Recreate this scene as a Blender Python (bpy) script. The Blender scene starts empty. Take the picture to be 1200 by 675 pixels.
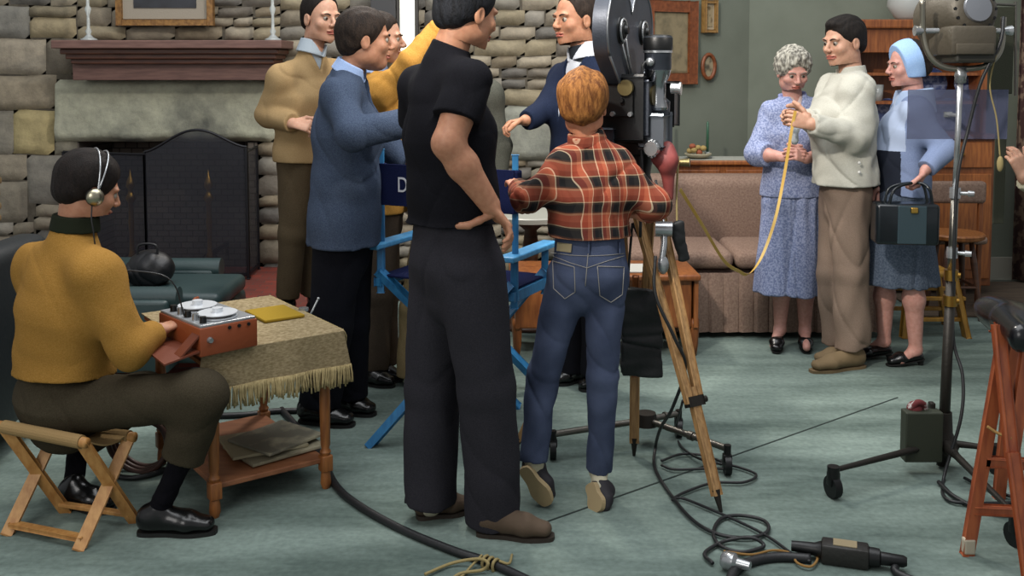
import bpy, bmesh, math, random
import numpy as np
from mathutils import Vector as V, Matrix

random.seed(7); RNG = np.random.RandomState(11)
scn = bpy.context.scene
COL = scn.collection
PI = math.pi

# ---------------------------------------------------------------- camera
F = 1200.0; CAMZ = 1.557; PITCH = math.radians(4.0); HOR = 73.0
Y0 = HOR + F * math.tan(PITCH)
def ray(px, py):
    u = (px - 600.0) / F; v = -(py - Y0) / F
    return V((u, math.cos(PITCH) + v * math.sin(PITCH), v * math.cos(PITCH) - math.sin(PITCH)))
def W(px, py, Y):
    r = ray(px, py); t = Y / r.y
    return V((r.x * t, Y, CAMZ + r.z * t))
def G(px, py, z=0.0):
    r = ray(px, py); t = (z - CAMZ) / r.z
    return V((r.x * t, r.y * t, z))
cd = bpy.data.cameras.new('camera'); cam = bpy.data.objects.new('camera', cd); COL.objects.link(cam)
cam.location = (0, 0, CAMZ); cam.rotation_euler = (PI / 2 - PITCH, 0, 0)
cd.sensor_width = 36; cd.lens = F / 1200 * 36; cd.shift_y = -(337.5 - Y0) / 1200.0
cd.clip_start = .05; cd.clip_end = 60
scn.camera = cam
scn.view_settings.view_transform = 'Standard'; scn.view_settings.look = 'None'
scn.view_settings.gamma = 1; scn.view_settings.use_curve_mapping = False
scn.view_settings.exposure = 0.0

# ---------------------------------------------------------------- materials
def lin(c):
    if isinstance(c, str):
        c = c.lstrip('#'); c = [int(c[i:i+2], 16) / 255 for i in (0, 2, 4)]
    return [x / 12.92 if x <= .04045 else ((x + .055) / 1.055) ** 2.4 for x in c]
MATS = {}
class NT:
    def __init__(s, m): s.t = m.node_tree; s.n = s.t.nodes; s.l = s.t.links
    def new(s, ty, **kw):
        n = s.n.new(ty)
        for k, v in kw.items(): setattr(n, k, v)
        return n
    def link(s, a, b): s.l.new(a, b)
def mat(name, col, rough=.7, metal=0., col2=None, nscale=20., bump=0., bscale=80., spec=.5, stretch=None, sheen=0., alpha=1., trans=0., detail=4., lo=.35, hi=.65, emis=None, sss=0.):
    if name in MATS: return MATS[name]
    m = bpy.data.materials.new(name); m.use_nodes = True; N = NT(m)
    b = N.n['Principled BSDF']
    b.inputs['Base Color'].default_value = (*lin(col), 1)
    b.inputs['Roughness'].default_value = rough; b.inputs['Metallic'].default_value = metal
    b.inputs['Specular IOR Level'].default_value = spec
    if sheen: b.inputs['Sheen Weight'].default_value = sheen
    if trans: b.inputs['Transmission Weight'].default_value = trans
    if alpha < 1: b.inputs['Alpha'].default_value = alpha
    if sss:
        b.inputs['Subsurface Weight'].default_value = sss; b.inputs['Subsurface Scale'].default_value = .01
    if emis:
        b.inputs['Emission Color'].default_value = (*lin(emis[0]), 1); b.inputs['Emission Strength'].default_value = emis[1]
    tc = N.new('ShaderNodeTexCoord'); src = tc.outputs['Object']
    if stretch:
        mp = N.new('ShaderNodeMapping'); mp.inputs['Scale'].default_value = stretch
        N.link(src, mp.inputs['Vector']); src = mp.outputs['Vector']
    if col2 is not None:
        nz = N.new('ShaderNodeTexNoise'); nz.inputs['Scale'].default_value = nscale; nz.inputs['Detail'].default_value = detail
        N.link(src, nz.inputs['Vector'])
        cr = N.new('ShaderNodeValToRGB'); e = cr.color_ramp.elements
        e[0].position = lo; e[1].position = hi; e[0].color = (*lin(col), 1); e[1].color = (*lin(col2), 1)
        N.link(nz.outputs['Fac'], cr.inputs['Fac']); N.link(cr.outputs['Color'], b.inputs['Base Color'])
    if bump:
        nb = N.new('ShaderNodeTexNoise'); nb.inputs['Scale'].default_value = bscale; nb.inputs['Detail'].default_value = 3
        N.link(src, nb.inputs['Vector'])
        bp = N.new('ShaderNodeBump'); bp.inputs['Strength'].default_value = min(1, bump); bp.inputs['Distance'].default_value = .004
        N.link(nb.outputs['Fac'], bp.inputs['Height']); N.link(bp.outputs['Normal'], b.inputs['Normal'])
    MATS[name] = m
    return m

def fab(name, c, c2=None, b=.35, bs=260, rough=.92, ns=30, **k): return mat(name, c, rough=rough, col2=c2, nscale=max(ns, 220), bump=b, bscale=bs, spec=.1, **k)
def leather(name, c, rough=.35, b=.15): return mat(name, c, rough=rough, bump=b, bscale=60, spec=.5)

# ---------------------------------------------------------------- object helpers
def wloc(o):
    p = V((0, 0, 0))
    while o is not None: p += o.location; o = o.parent
    return p
def thing(name, label, cat, loc=(0, 0, 0), group=None):
    o = bpy.data.objects.new(name, None); COL.objects.link(o); o.location = loc
    o.empty_display_size = .1
    return tag(o, label, cat, group)
def tag(o, label, cat, group=None):
    o['label'] = label; o['category'] = cat
    if group: o['group'] = group
    return o
def link_mesh(name, me, m, parent=None, smooth=False, origin=None):
    ms = m if isinstance(m, (list, tuple)) else [m]
    for x in ms: me.materials.append(x)
    o = bpy.data.objects.new(name, me); COL.objects.link(o)
    if parent is not None:
        base = wloc(parent); o.parent = parent
    elif origin is not None:
        base = V(origin); o.location = base
    else: base = V((0, 0, 0))
    if base.length > 0: me.transform(Matrix.Translation(-base))
    if smooth: me.shade_smooth()
    return o
def obj(name, bm, m, parent=None, smooth=False, origin=None, auto=None):
    me = bpy.data.meshes.new(name)
    bmesh.ops.recalc_face_normals(bm, faces=bm.faces[:])
    bm.to_mesh(me); bm.free()
    o = link_mesh(name, me, m, parent, smooth or auto is not None, origin)
    if auto is not None: me.set_sharp_from_angle(angle=math.radians(auto))
    return o
def base_center(bm):
    xs = [v.co for v in bm.verts]
    return V(((min(v.x for v in xs)+max(v.x for v in xs))/2, (min(v.y for v in xs)+max(v.y for v in xs))/2, min(v.z for v in xs)))
def solo(name, bm, m, label, cat, group=None, **kw):
    o = obj(name, bm, m, origin=base_center(bm), **kw)
    return tag(o, label, cat, group)
def struct(name, bm, m, **kw):
    o = obj(name, bm, m, **kw); o['kind'] = 'structure'; return o
def B(): return bmesh.new()
def frame_from(d, up=(0, 0, 1)):
    d = V(d).normalized(); u = V(up)
    if abs(d.dot(u.normalized())) > .97: u = V((1, 0, 0)) if abs(d.x) < .9 else V((0, 1, 0))
    s = d.cross(u).normalized(); t = s.cross(d).normalized()
    return s, t, d
def box(bm, c, size, ax=None, bev=0., seg=2, mi=0):
    """ax: 3 axis vectors"""
    r = bmesh.ops.create_cube(bm, size=1.0); vs = r['verts']
    c = V(c)
    A = [V(a).normalized() for a in ax] if ax else [V((1,0,0)), V((0,1,0)), V((0,0,1))]
    for v in vs:
        p = v.co.copy(); v.co = c + A[0]*p.x*size[0] + A[1]*p.y*size[1] + A[2]*p.z*size[2]
    if bev:
        es = list({e for v in vs for e in v.link_edges})
        bmesh.ops.bevel(bm, geom=es, offset=bev, segments=seg, affect='EDGES', profile=.5)
    return bm
def bb(bm, x0, x1, y0, y1, z0, z1, bev=0., seg=2):
    return box(bm, ((x0+x1)/2, (y0+y1)/2, (z0+z1)/2), (abs(x1-x0), abs(y1-y0), abs(z1-z0)), bev=bev, seg=seg)
def beam(bm, a, b, w, h, bev=.003, up=(0, 0, 1), ext=0.):
    a = V(a); b = V(b); s, t, d = frame_from(b - a, up)
    return box(bm, (a+b)/2, (w, h, (b-a).length + 2*ext), ax=(s, t, d), bev=bev)
def ring(bm, c, s, t, ra, rb, n):
    return [bm.verts.new(c + s*math.cos(2*PI*i/n)*ra + t*math.sin(2*PI*i/n)*rb) for i in range(n)]
def skinrings(bm, rings, cap=True, close=False):
    n = len(rings[0])
    k = len(rings)
    for i in range(k - (0 if close else 1)):
        A = rings[i]; Bq = rings[(i+1) % k]
        for j in range(n):
            bm.faces.new((A[j], A[(j+1) % n], Bq[(j+1) % n], Bq[j]))
    if cap and not close:
        bm.faces.new(rings[0][::-1]); bm.faces.new(rings[-1])
def cyl(bm, a, b, ra, rb=None, n=20, cap=True):
    rb = ra if rb is None else rb
    a = V(a); b = V(b); s, t, d = frame_from(b - a)
    skinrings(bm, [ring(bm, a, s, t, ra, ra, n), ring(bm, b, s, t, rb, rb, n)], cap)
    return bm
def lathe(bm, a, axis, prof, n=24, cap=True):
    """prof: list of (dist along axis, radius)"""
    a = V(a); s, t, d = frame_from(axis)
    skinrings(bm, [ring(bm, a + d*h, s, t, max(r, 1e-4), max(r, 1e-4), n) for h, r in prof], cap)
    return bm
def crom(pts, n=8):
    pts = [V(p) for p in pts]; P = [2*pts[0]-pts[1]] + pts + [2*pts[-1]-pts[-2]]
    out = []
    for i in range(1, len(P)-2):
        for k in range(n):
            t = k/n; a, b, c, d = P[i-1], P[i], P[i+1], P[i+2]
            out.append(.5*((2*b) + (c-a)*t + (2*a-5*b+4*c-d)*t*t + (3*b-a-3*c+d)*t**3))
    out.append(pts[-1]); return out
def tube(bm, pts, r, n=10, sm=8, close=False, flat=1.0, rfn=None):
    P = crom(pts, sm) if sm else [V(p) for p in pts]
    rings = []; s = None
    for i, p in enumerate(P):
        d = (P[min(i+1, len(P)-1)] - P[max(i-1, 0)])
        if d.length < 1e-7: continue
        d.normalize()
        if s is None: s, t, _ = frame_from(d)
        else:
            s = (s - d*s.dot(d)).normalized(); t = s.cross(d).normalized()
        rr = r if rfn is None else rfn(i/(len(P)-1))
        rings.append(ring(bm, p, s, t, rr, rr*flat, n))
    skinrings(bm, rings, not close, close); return bm
def prism(bm, pts, depth):
    """pts: planar polygon of world points, depth: vector"""
    a = [bm.verts.new(V(p)) for p in pts]; b = [bm.verts.new(V(p)+V(depth)) for p in pts]
    n = len(a); bm.faces.new(a[::-1]); bm.faces.new(b)
    for i in range(n): bm.faces.new((a[i], a[(i+1)%n], b[(i+1)%n], b[i]))
    return bm
def ball(bm, c, r, ax=None, u=20, v=12):
    q = bmesh.ops.create_uvsphere(bm, u_segments=u, v_segments=v, radius=1.0)['verts']
    r = (r, r, r) if isinstance(r, (int, float)) else r
    A = [V(a) for a in ax] if ax else [V((1,0,0)), V((0,1,0)), V((0,0,1))]
    for w in q:
        p = w.co.copy(); w.co = V(c) + A[0]*p.x*r[0] + A[1]*p.y*r[1] + A[2]*p.z*r[2]
    return bm

# ---------------------------------------------------------------- signed distance fields -> one continuous mesh
def npv(v): return np.array(v, dtype=np.float32)
def unit(v):
    v = npv(v); return v/ (np.linalg.norm(v)+1e-9)
def smin(a, b, k):
    if k <= 0: return np.minimum(a, b)
    h = np.clip(.5 + .5*(b-a)/k, 0, 1); return b*(1-h) + a*h - k*h*(1-h)
def rc(a, b, ra, rb, k=.02, op='+'): return dict(t='rc', a=npv(a), b=npv(b), ra=ra, rb=rb, k=k, op=op)
def ec(a, b, r1, r2, side, k=.02, fa=False, fb=False, op='+'):
    return dict(t='ec', a=npv(a), b=npv(b), r1=r1, r2=r2, side=unit(side), k=k, fa=fa, fb=fb, op=op)
def el(c, r, R=None, k=.02, op='+'):
    r = (r, r, r) if isinstance(r, (int, float)) else r
    return dict(t='el', c=npv(c), r=r, R=np.eye(3, dtype=np.float32) if R is None else R, k=k, op=op)
def fn(f): return dict(t='fn', f=f)
def clip(p, n): 
    p = npv(p); n = unit(n)
    return fn(lambda X, Y, Z, d: np.maximum(d, n[0]*(X-p[0]) + n[1]*(Y-p[1]) + n[2]*(Z-p[2])))
def torus(c, n, R, r, k=.01, op='+', sx=1.0, side=None): return dict(t='to', c=npv(c), n=unit(n), R=R, r=r, k=k, op=op)
def pb(p):
    if p['t'] in ('rc', 'ec'):
        m = max(p['ra'], p['rb']) if p['t'] == 'rc' else max(*p['r1'], *p['r2'])
        return np.minimum(p['a'], p['b'])-m, np.maximum(p['a'], p['b'])+m
    if p['t'] == 'el': m = max(p['r']); return p['c']-m, p['c']+m
    if p['t'] == 'to': m = p['R']+p['r']; return p['c']-m, p['c']+m
def evalp(p, X, Y, Z):
    t = p['t']
    if t in ('rc', 'ec'):
        a, b = p['a'], p['b']; ab = b-a; L2 = float(ab@ab)+1e-12
        px, py, pz = X-a[0], Y-a[1], Z-a[2]
        tt0 = (px*ab[0]+py*ab[1]+pz*ab[2])/L2; tt = np.clip(tt0, 0, 1)
        if t == 'rc':
            qx, qy, qz = px-tt*ab[0], py-tt*ab[1], pz-tt*ab[2]
            return np.sqrt(qx*qx+qy*qy+qz*qz) - (p['ra']+(p['rb']-p['ra'])*tt)
        L = math.sqrt(L2); ax = ab/L; s = p['side']-ax*float(p['side']@ax); s = s/(np.linalg.norm(s)+1e-9); f = np.cross(ax, s)
        u = px*s[0]+py*s[1]+pz*s[2]; v = px*f[0]+py*f[1]+pz*f[2]
        A = p['r1'][0]+(p['r2'][0]-p['r1'][0])*tt; Bq = p['r1'][1]+(p['r2'][1]-p['r1'][1])*tt
        w = (tt0-tt)*L
        if p['fa']: w = np.where(tt0 < 0, 0, w)
        if p['fb']: w = np.where(tt0 > 1, 0, w)
        c = np.minimum(A, Bq)
        k0 = np.sqrt((u/A)**2+(v/Bq)**2+(w/c)**2); k1 = np.sqrt((u/A**2)**2+(v/Bq**2)**2+(w/c**2)**2)+1e-6
        d = k0*(k0-1)/k1
        if p['fa']: d = np.maximum(d, -tt0*L)
        if p['fb']: d = np.maximum(d, (tt0-1)*L)
        return d
    if t == 'el':
        R = p['R']; c = p['c']; x, y, z = X-c[0], Y-c[1], Z-c[2]; r = p['r']
        l = [R[i, 0]*x+R[i, 1]*y+R[i, 2]*z for i in range(3)]
        k0 = np.sqrt(sum((l[i]/r[i])**2 for i in range(3))); k1 = np.sqrt(sum((l[i]/r[i]**2)**2 for i in range(3)))+1e-6
        return k0*(k0-1)/k1
    if t == 'to':
        c, n = p['c'], p['n']; x, y, z = X-c[0], Y-c[1], Z-c[2]
        h = x*n[0]+y*n[1]+z*n[2]; q = np.sqrt(np.maximum(x*x+y*y+z*z-h*h, 0))-p['R']
        return np.sqrt(q*q+h*h)-p['r']
def warp(x, y, z, f, sd):
    return (np.sin(f[0]*x+1.9*np.sin(f[2]*.7*z+sd)+sd) * np.sin(f[2]*z+1.7*np.sin(f[0]*.8*x+f[1]*.5*y+2*sd)+sd*1.3)
            + .5*np.sin(f[1]*1.9*y+1.3*np.sin(f[2]*1.7*z+sd*.7)+f[0]*1.3*x)*np.sin(f[2]*2.1*z+f[0]*.9*x+sd))
def fold(amp, f=(26, 26, 14), sd=1.0, wfn=None, cr=1.7):
    def g(X, Y, Z, d):
        m = np.abs(d) < .05
        X3, Y3, Z3 = (np.broadcast_to(q, d.shape)[m] for q in (X, Y, Z))
        n = amp*warp(X3, Y3, Z3, f, sd)
        r1 = np.abs(np.sin(f[2]*.55*Z3+1.6*np.sin(f[0]*.35*X3+f[1]*.3*Y3+sd)+.5*f[0]*X3+sd*2)); r2 = np.abs(np.sin(f[0]*.4*X3-f[1]*.3*Y3+1.8*np.sin(f[2]*.45*Z3+sd*3)+f[2]*.2*Z3))
        n = n + amp*cr*((1-r1)**6*1.0+(1-r2)**7*1.1)*(.35+.65*np.sin(f[0]*.3*X3+f[2]*.37*Z3+sd*5)**2)
        if wfn is not None: n = n*wfn(X3, Y3, Z3)
        d = d.copy(); d[m] += n.astype(np.float32); return d
    return fn(g)
def field(prims, h, pad=.02):
    los, his = zip(*[pb(p) for p in prims if p['t'] != 'fn' and p.get('op', '+') == '+'])
    lo = np.min(los, axis=0)-pad; hi = np.max(his, axis=0)+pad
    n = np.ceil((hi-lo)/h).astype(int)+1
    ax = [lo[i]+h*np.arange(n[i], dtype=np.float32) for i in range(3)]
    d = np.full(tuple(n), .25, dtype=np.float32)
    X = ax[0][:, None, None].astype(np.float32); Y = ax[1][None, :, None].astype(np.float32); Z = ax[2][None, None, :].astype(np.float32)
    for p in prims:
        if p['t'] == 'fn': d = p['f'](X, Y, Z, d).astype(np.float32); continue
        l, u = pb(p); mg = .03+p['k']
        i0 = np.maximum(np.floor((l-mg-lo)/h).astype(int), 0); i1 = np.minimum(np.ceil((u+mg-lo)/h).astype(int)+1, n)
        if np.any(i1 <= i0): continue
        sl = tuple(slice(i0[i], i1[i]) for i in range(3))
        e = evalp(p, X[sl[0]], Y[:, sl[1]], Z[:, :, sl[2]]).astype(np.float32)
        if p['op'] == '+': d[sl] = smin(d[sl], e, p['k'])
        else: d[sl] = -smin(-d[sl], e, p['k'])
    # closed borders
    d[0] = d[-1] = .1; d[:, 0] = d[:, -1] = .1; d[:, :, 0] = d[:, :, -1] = .1
    return d, lo
def surfnet(d, lo, h):
    s = d < 0
    c = np.zeros(tuple(np.array(d.shape)-1), dtype=np.uint8)
    offs = [(i, j, k) for i in (0, 1) for j in (0, 1) for k in (0, 1)]
    sh = c.shape
    for o in offs: c += s[o[0]:o[0]+sh[0], o[1]:o[1]+sh[1], o[2]:o[2]+sh[2]]
    idx = np.argwhere((c > 0) & (c < 8))
    ids = np.full(sh, -1, dtype=np.int32); ids[tuple(idx.T)] = np.arange(len(idx))
    acc = np.zeros((len(idx), 3), dtype=np.float64); cnt = np.zeros(len(idx))
    for a in offs:
        for axn in range(3):
            if a[axn]: continue
            b = list(a); b[axn] = 1
            da = d[tuple((idx+a).T)]; db = d[tuple((idx+b).T)]
            m = (da < 0) != (db < 0)
            t = np.where(m, da/np.where(m, da-db, 1), 0)
            p = np.tile(np.array(a, dtype=float), (len(idx), 1)); p[:, axn] = t
            acc[m] += p[m]; cnt[m] += 1
    vs = lo+h*(idx+acc/np.maximum(cnt, 1)[:, None])
    F4 = []
    for axn in range(3):
        u, v = [(1, 2), (2, 0), (0, 1)][axn]
        A = np.take(s, range(d.shape[axn]-1), axis=axn); Bq = np.take(s, range(1, d.shape[axn]), axis=axn)
        e = np.argwhere(A != Bq)
        e = e[(e[:, u] > 0) & (e[:, v] > 0) & (e[:, u] < sh[u]) & (e[:, v] < sh[v])]
        sg = A[tuple(e.T)]
        def cell(du, dv):
            q = e.copy(); q[:, u] -= du; q[:, v] -= dv; return ids[tuple(q.T)]
        q = np.stack([cell(1, 1), cell(0, 1), cell(0, 0), cell(1, 0)], axis=1)
        q[~sg] = q[~sg][:, ::-1]
        F4.append(q)
    return vs.astype(np.float32), np.concatenate(F4)
def smooth_net(vs, fs, it=1, lam=.5):
    for _ in range(it):
        acc = np.zeros_like(vs); cnt = np.zeros(len(vs))
        for k in range(4):
            a = fs[:, k]; b = fs[:, (k+1) % 4]
            for j in range(3):
                acc[:, j] += np.bincount(a, vs[b, j], len(vs)) + np.bincount(b, vs[a, j], len(vs))
            cnt += np.bincount(a, minlength=len(vs)) + np.bincount(b, minlength=len(vs))
        vs = vs + lam*(acc/np.maximum(cnt, 1)[:, None]-vs)
    return vs
def net_mesh(name, groups, mats, parent, matfn=None, sm=1):
    """groups: list of (prims, h, keepfn)"""
    VS, FS, off = [], [], 0
    for prims, h, keep in groups:
        d, lo = field(prims, h); vs, fs = surfnet(d, lo, h)
        if sm: vs = smooth_net(vs, fs, sm)
        if keep is not None:
            c = vs[fs].mean(1); fs = fs[keep(c)]
            used = np.zeros(len(vs), bool); used[fs.ravel()] = True
            mp = np.cumsum(used)-1; vs = vs[used]; fs = mp[fs]
        VS.append(vs); FS.append(fs+off); off += len(vs)
    vs = np.concatenate(VS); fs = np.concatenate(FS)
    me = bpy.data.meshes.new(name)
    me.vertices.add(len(vs)); me.vertices.foreach_set('co', vs.astype(np.float32).ravel())
    me.loops.add(len(fs)*4); me.loops.foreach_set('vertex_index', fs.ravel().astype(np.int32))
    me.polygons.add(len(fs)); me.polygons.foreach_set('loop_start', np.arange(0, len(fs)*4, 4, dtype=np.int32))
    if matfn is not None:
        me.polygons.foreach_set('material_index', matfn(vs[fs].mean(1)).astype(np.int32))
    me.update(calc_edges=True)
    o = link_mesh(name, me, mats, parent, smooth=True)
    if matfn is not None: pass
    return o
# ---------------------------------------------------------------- people
def lerp(a, b, t): return V(a)+(V(b)-V(a))*t
def skin_mat(name, c, c2=None): return mat(name, c, rough=.55, col2=c2, nscale=60, bump=.15, bscale=300, sss=.08, spec=.35)
LIP = mat('lip', '#9a5548', rough=.5)
EYEW = mat('eye_white', '#8d857a', rough=.5); IRIS = mat('iris', '#2a1d14', rough=.2)
def eye_mesh(c, r, f):
    bm = B(); ball(bm, c, r, u=16, v=12); f = V(f).normalized()
    for fc in bm.faces:
        if (fc.calc_center_median()-V(c)).normalized().dot(f) > .80: fc.material_index = 1
    return bm

class Person:
    def __init__(s, J, label, loc, hf, hup=(0, 0, 1), hs=1.0, bs=1.0, skin=None, h=.006, cat='person', group=None, age=0):
        s.J = {k: V(v) for k, v in J.items()}; s.hs = hs; s.bs = bs; s.h = h; s.skin = skin
        s.root = thing('person', label, cat, loc, group)
        y = V(hf).normalized(); z = V(hup); z = (z-y*z.dot(y)).normalized(); x = y.cross(z).normalized()
        s.R = np.array([x, y, z], dtype=np.float32); s.hx, s.hy, s.hz = x, y, z
        s.hc = s.J['head']
        J = s.J
        s.sm = (J['shR']+J['shL'])/2; s.hm = (J['hipR']+J['hipL'])/2
        s.up = (s.sm-s.hm).normalized()
        s.sS = (J['shR']-J['shL']).normalized(); s.sH = (J['hipR']-J['hipL']).normalized()
        s.front = s.up.cross(s.sS).normalized()
        s.nb = J.get('neck', s.sm+s.up*.035*bs)
        s.nk = s.hp(0, -.022, -.045)
    def hp(s, x, y, z): return s.hc+(s.hx*x+s.hy*y+s.hz*z)*s.hs
    def loc(s, c):   # world centres -> head local
        return ((c-npv(s.hc))@s.R.T)/s.hs
    def E(s, x, y, z, r, k=.02, op='+'): 
        return el(s.hp(x, y, z), tuple(q*s.hs for q in r), s.R, k*s.hs, op)
    def head_prims(s, smile=0, fem=0):
        k = s.hs; L = []
        L += [s.E(0, -.014, .036, (.076, .096, .086), 0), s.E(0, .028, -.022, (.064-.003*fem, .062, .088-.004*fem), .02)]
        L += [s.E(0, .052, -.088, (.03-.004*fem, .032, .024), .03), s.E(.042, .004, -.062, (.022, .04, .028), .03), s.E(-.042, .004, -.062, (.022, .04, .028), .03)]
        L += [s.E(.042, .062, -.022, (.022, .02, .02), .02), s.E(-.042, .062, -.022, (.022, .02, .02), .02)]
        L += [s.E(.026, .078, .024, (.028, .011, .010), .014), s.E(-.026, .078, .024, (.028, .011, .010), .014)]
        L += [s.E(.031, .098, .004, (.017, .014, .012), .01, '-'), s.E(-.031, .098, .004, (.017, .014, .012), .01, '-')]
        L += [rc(s.hp(0, .084, .018), s.hp(0, .108, -.022), .007*k, .0105*k, .01*k)]
        L += [s.E(.011, .099, -.027, (.008, .01, .008), .006), s.E(-.011, .099, -.027, (.008, .01, .008), .006)]
        w = .025+.006*smile
        L += [s.E(0, .088, -.053, (w, .011, .0055), .005), s.E(0, .087, -.064, (w*.85, .011, .006), .005)]
        L += [rc(s.hp(-w*.9, .089, -.0585+.004*smile), s.hp(w*.9, .089, -.0585+.004*smile), .003*k, .003*k, .003*k, '-')]
        for sx in (1, -1):
            L += [s.E(sx*.077, -.004, -.006, (.008, .019, .031), .006), s.E(sx*.085, .002, -.004, (.005, .010, .018), .004, '-')]
        L += [rc(s.nb, s.nk, .058*s.bs, .052*s.bs, .03)]
        return L
    def torso(s, g=0., m=1.0, sag=0., ku=.04, top=True, lo=0.0, hem=None, belly=0.):
        b = s.bs; P = lambda t, f=0.: s.hm+(s.sm-s.hm)*t+s.front*f
        sd = lambda t: (s.sH*(1-t)+s.sS*t).normalized()
        A = lambda a, c: ((a*b*m+g), (c*b*m+g))
        sw = (s.J['shR']-s.J['shL']).length/2
        L = []
        if hem is not None and hem >= .3:
            L.append(ec(P(hem), P(.55), A(.15, .108), A(.152, .11), s.sH, 0, fa=True)); lo = .5
        elif hem is not None:
            L.append(ec(P(hem), P(.15), (A(.17, .118)[0]+sag, A(.17, .118)[1]+sag), A(.165, .118), s.sH, 0, fa=True))
        if not (hem is not None and hem >= .3): L.append(ec(P(max(lo, .15) if hem is not None else lo), P(.42, .005+belly), A(.165, .118), A(.15, .108+belly), sd(.2), ku))
        L.append(ec(P(max(.42, lo), .005+belly), P(.74, .01), A(.15, .108+belly), A(.163, .116), sd(.6), ku))
        L.append(ec(P(.74, .01), P(.93, -.005), A(.163, .116), (sw*.72+g, .085*b+g), sd(1), ku))
        for q in ('shR', 'shL'):
            L.append(rc(lerp(s.nb, s.sm, .55), lerp(s.J[q], s.sm, .12), .048*b+g, .052*b+g, .045))
        return L
    def arm(s, q, r=(.048, .042, .027), g=0., k=.03):
        b = s.bs; J = s.J; sh, e, w = J['sh'+q], J['el'+q], J['wr'+q]
        return [rc(sh, e, r[0]*b+g, r[1]*b+g, k), rc(e, lerp(e, w, .35), r[1]*b+g, r[1]*b*1.0+g, k*.6), rc(lerp(e, w, .35), w, r[1]*b+g, r[2]*b+g, .02)]
    def hand(s, q, d, n, curl=.5, spread=.0, thumb=.5, sc=1.0, tdirs=None):
        """d: direction of the fingers; n: direction the palm faces"""
        b = s.bs*sc; w = s.J['wr'+q]; d = V(d).normalized(); n = V(n); n = (n-d*n.dot(d)).normalized()
        a = d.cross(n)*(1 if q == 'R' else -1)
        L = [ec(w-d*.01*b, w+d*.085*b, (.027*b, .017*b), (.041*b, .012*b), a, .012),
             rc(w+d*.02*b+a*.018*b+n*.006*b, w+d*.05*b+a*.026*b+n*.008*b, .014*b, .011*b, .01)]
        ln = [.072, .08, .075, .06]
        for i in range(4):
            p = w+d*(.086-.004*abs(i-1))*b+a*(.030-.020*i)*b
            c = curl[i] if isinstance(curl, (list, tuple)) else curl*(1+.08*i)
            dd = (d+a*spread*(1.5-i)*.3).normalized(); r = .0098-.0009*(i == 3)
            for sg, th in ((.45, .6), (.31, 1.5), (.24, 2.2)):
                v = (dd*math.cos(th*c)+n*math.sin(th*c)).normalized(); p2 = p+v*ln[i]*sg*b
                L.append(rc(p, p2, r*b, (r-.0009)*b, .002)); p = p2; r -= .0009
        p = w+d*.028*b+a*.026*b
        if tdirs: p = w+d*.03*b+V(tdirs[0]).normalized()*.012*b
        for sg, v in (zip((.045, .036, .03), tdirs) if tdirs else ((.042, d*.75+a*.75+n*.25), (.032, d*.9+a*(.75-thumb*.9)+n*(.1+.5*thumb)), (.026, d*.9+a*(.6-thumb*1.2)+n*(.1+.8*thumb)))):
            p2 = p+V(v).normalized()*sg*b; L.append(rc(p, p2, .0125*b, .0105*b, .005)); p = p2
        return L, w, d
    def build_body(s, hands=(), arms='RL', legs=(), torso=True, head=True, hh=.0035, hd=.003, smile=0, fem=0, hmain=None):
        """hands: list of dict(q,d,n,...)"""
        nm = lerp(s.nb, s.nk, .55); nn = (s.nk-s.nb).normalized()
        npn, nmn = npv(nn), npv(nm)
        G_ = []
        main = s.torso(g=-.018, m=.92) + [rc(s.nb, s.nk, .058*s.bs, .052*s.bs, .03)]
        cuts = []
        for q in arms: main += s.arm(q, r=getattr(s, 'armr', (.048, .042, .027)))
        for q in legs:
            J = s.J; kn, an = J['kn'+q], J['an'+q]; b = s.bs
            main += [rc(J['hip'+q], kn, .08*b, .052*b, .04), rc(kn, lerp(kn, an, .3), .05*b, .056*b, .03), rc(lerp(kn, an, .3), an, .054*b, .033*b, .03), rc(an, s.J['toe'+q]+V((0, 0, .035)), .033*b, .022*b, .02)]
        for hn in hands:
            hn = dict(hn); q = hn.pop('q'); L, w, d = s.hand(q, **hn)
            e = s.J['el'+q]; ad = (w-e).normalized(); cp = npv(w-ad*.012)
            ar_ = getattr(s, 'armr', (.048, .042, .027)); fore = [rc(lerp(e, w, .35), w, ar_[1]*s.bs, ar_[2]*s.bs, .02)]
            adn = npv(ad)
            rng = lambda c, cp=cp, adn=adn: ((c-cp)@adn > 0)
            G_.append((fore+L, hd, rng)); cuts.append((cp, adn))
        def keep(c):
            k = ((c-nmn)@npn < .004) | (np.linalg.norm(c-nmn, axis=1) > .16)
            for cp, adn in cuts:
                near = np.linalg.norm(c-cp, axis=1) < .09
                k &= ~(((c-cp)@adn > .003) & near)
            return k
        G_.insert(0, (main, hmain or s.h, keep))
        if head: G_.insert(1, (s.head_prims(smile, fem), hh, lambda c: ((c-nmn)@npn > -.001)))
        def mf(c):
            l = s.loc(c); w = .024+.006*smile
            return ((np.abs(l[:, 0]) < w) & (l[:, 1] > .075) & (np.abs(l[:, 2]+.0585) < .0105*(1.15-np.abs(l[:, 0])/w*.6))).astype(int)
        s.body = net_mesh('body', G_, [s.skin, LIP], s.root, mf)
        return s.body
    def eyes(s, brow='#2b1c12', look=None, brows=True):
        for sx in (1, -1):
            c = s.hp(sx*.031, .0775, .004)
            obj('eye', eye_mesh(c, .0118*s.hs, look or s.hy), [EYEW, IRIS], s.root, smooth=True)
            if brows:
                bm = B(); tube(bm, [s.hp(sx*.014, .0935, .021), s.hp(sx*.03, .092, .027), s.hp(sx*.048, .08, .022)], .0035*s.hs, n=8, sm=4, flat=.7)
                obj('eyebrow', bm, mat('brow'+brow, brow, rough=.9), s.root, smooth=True)
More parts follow.
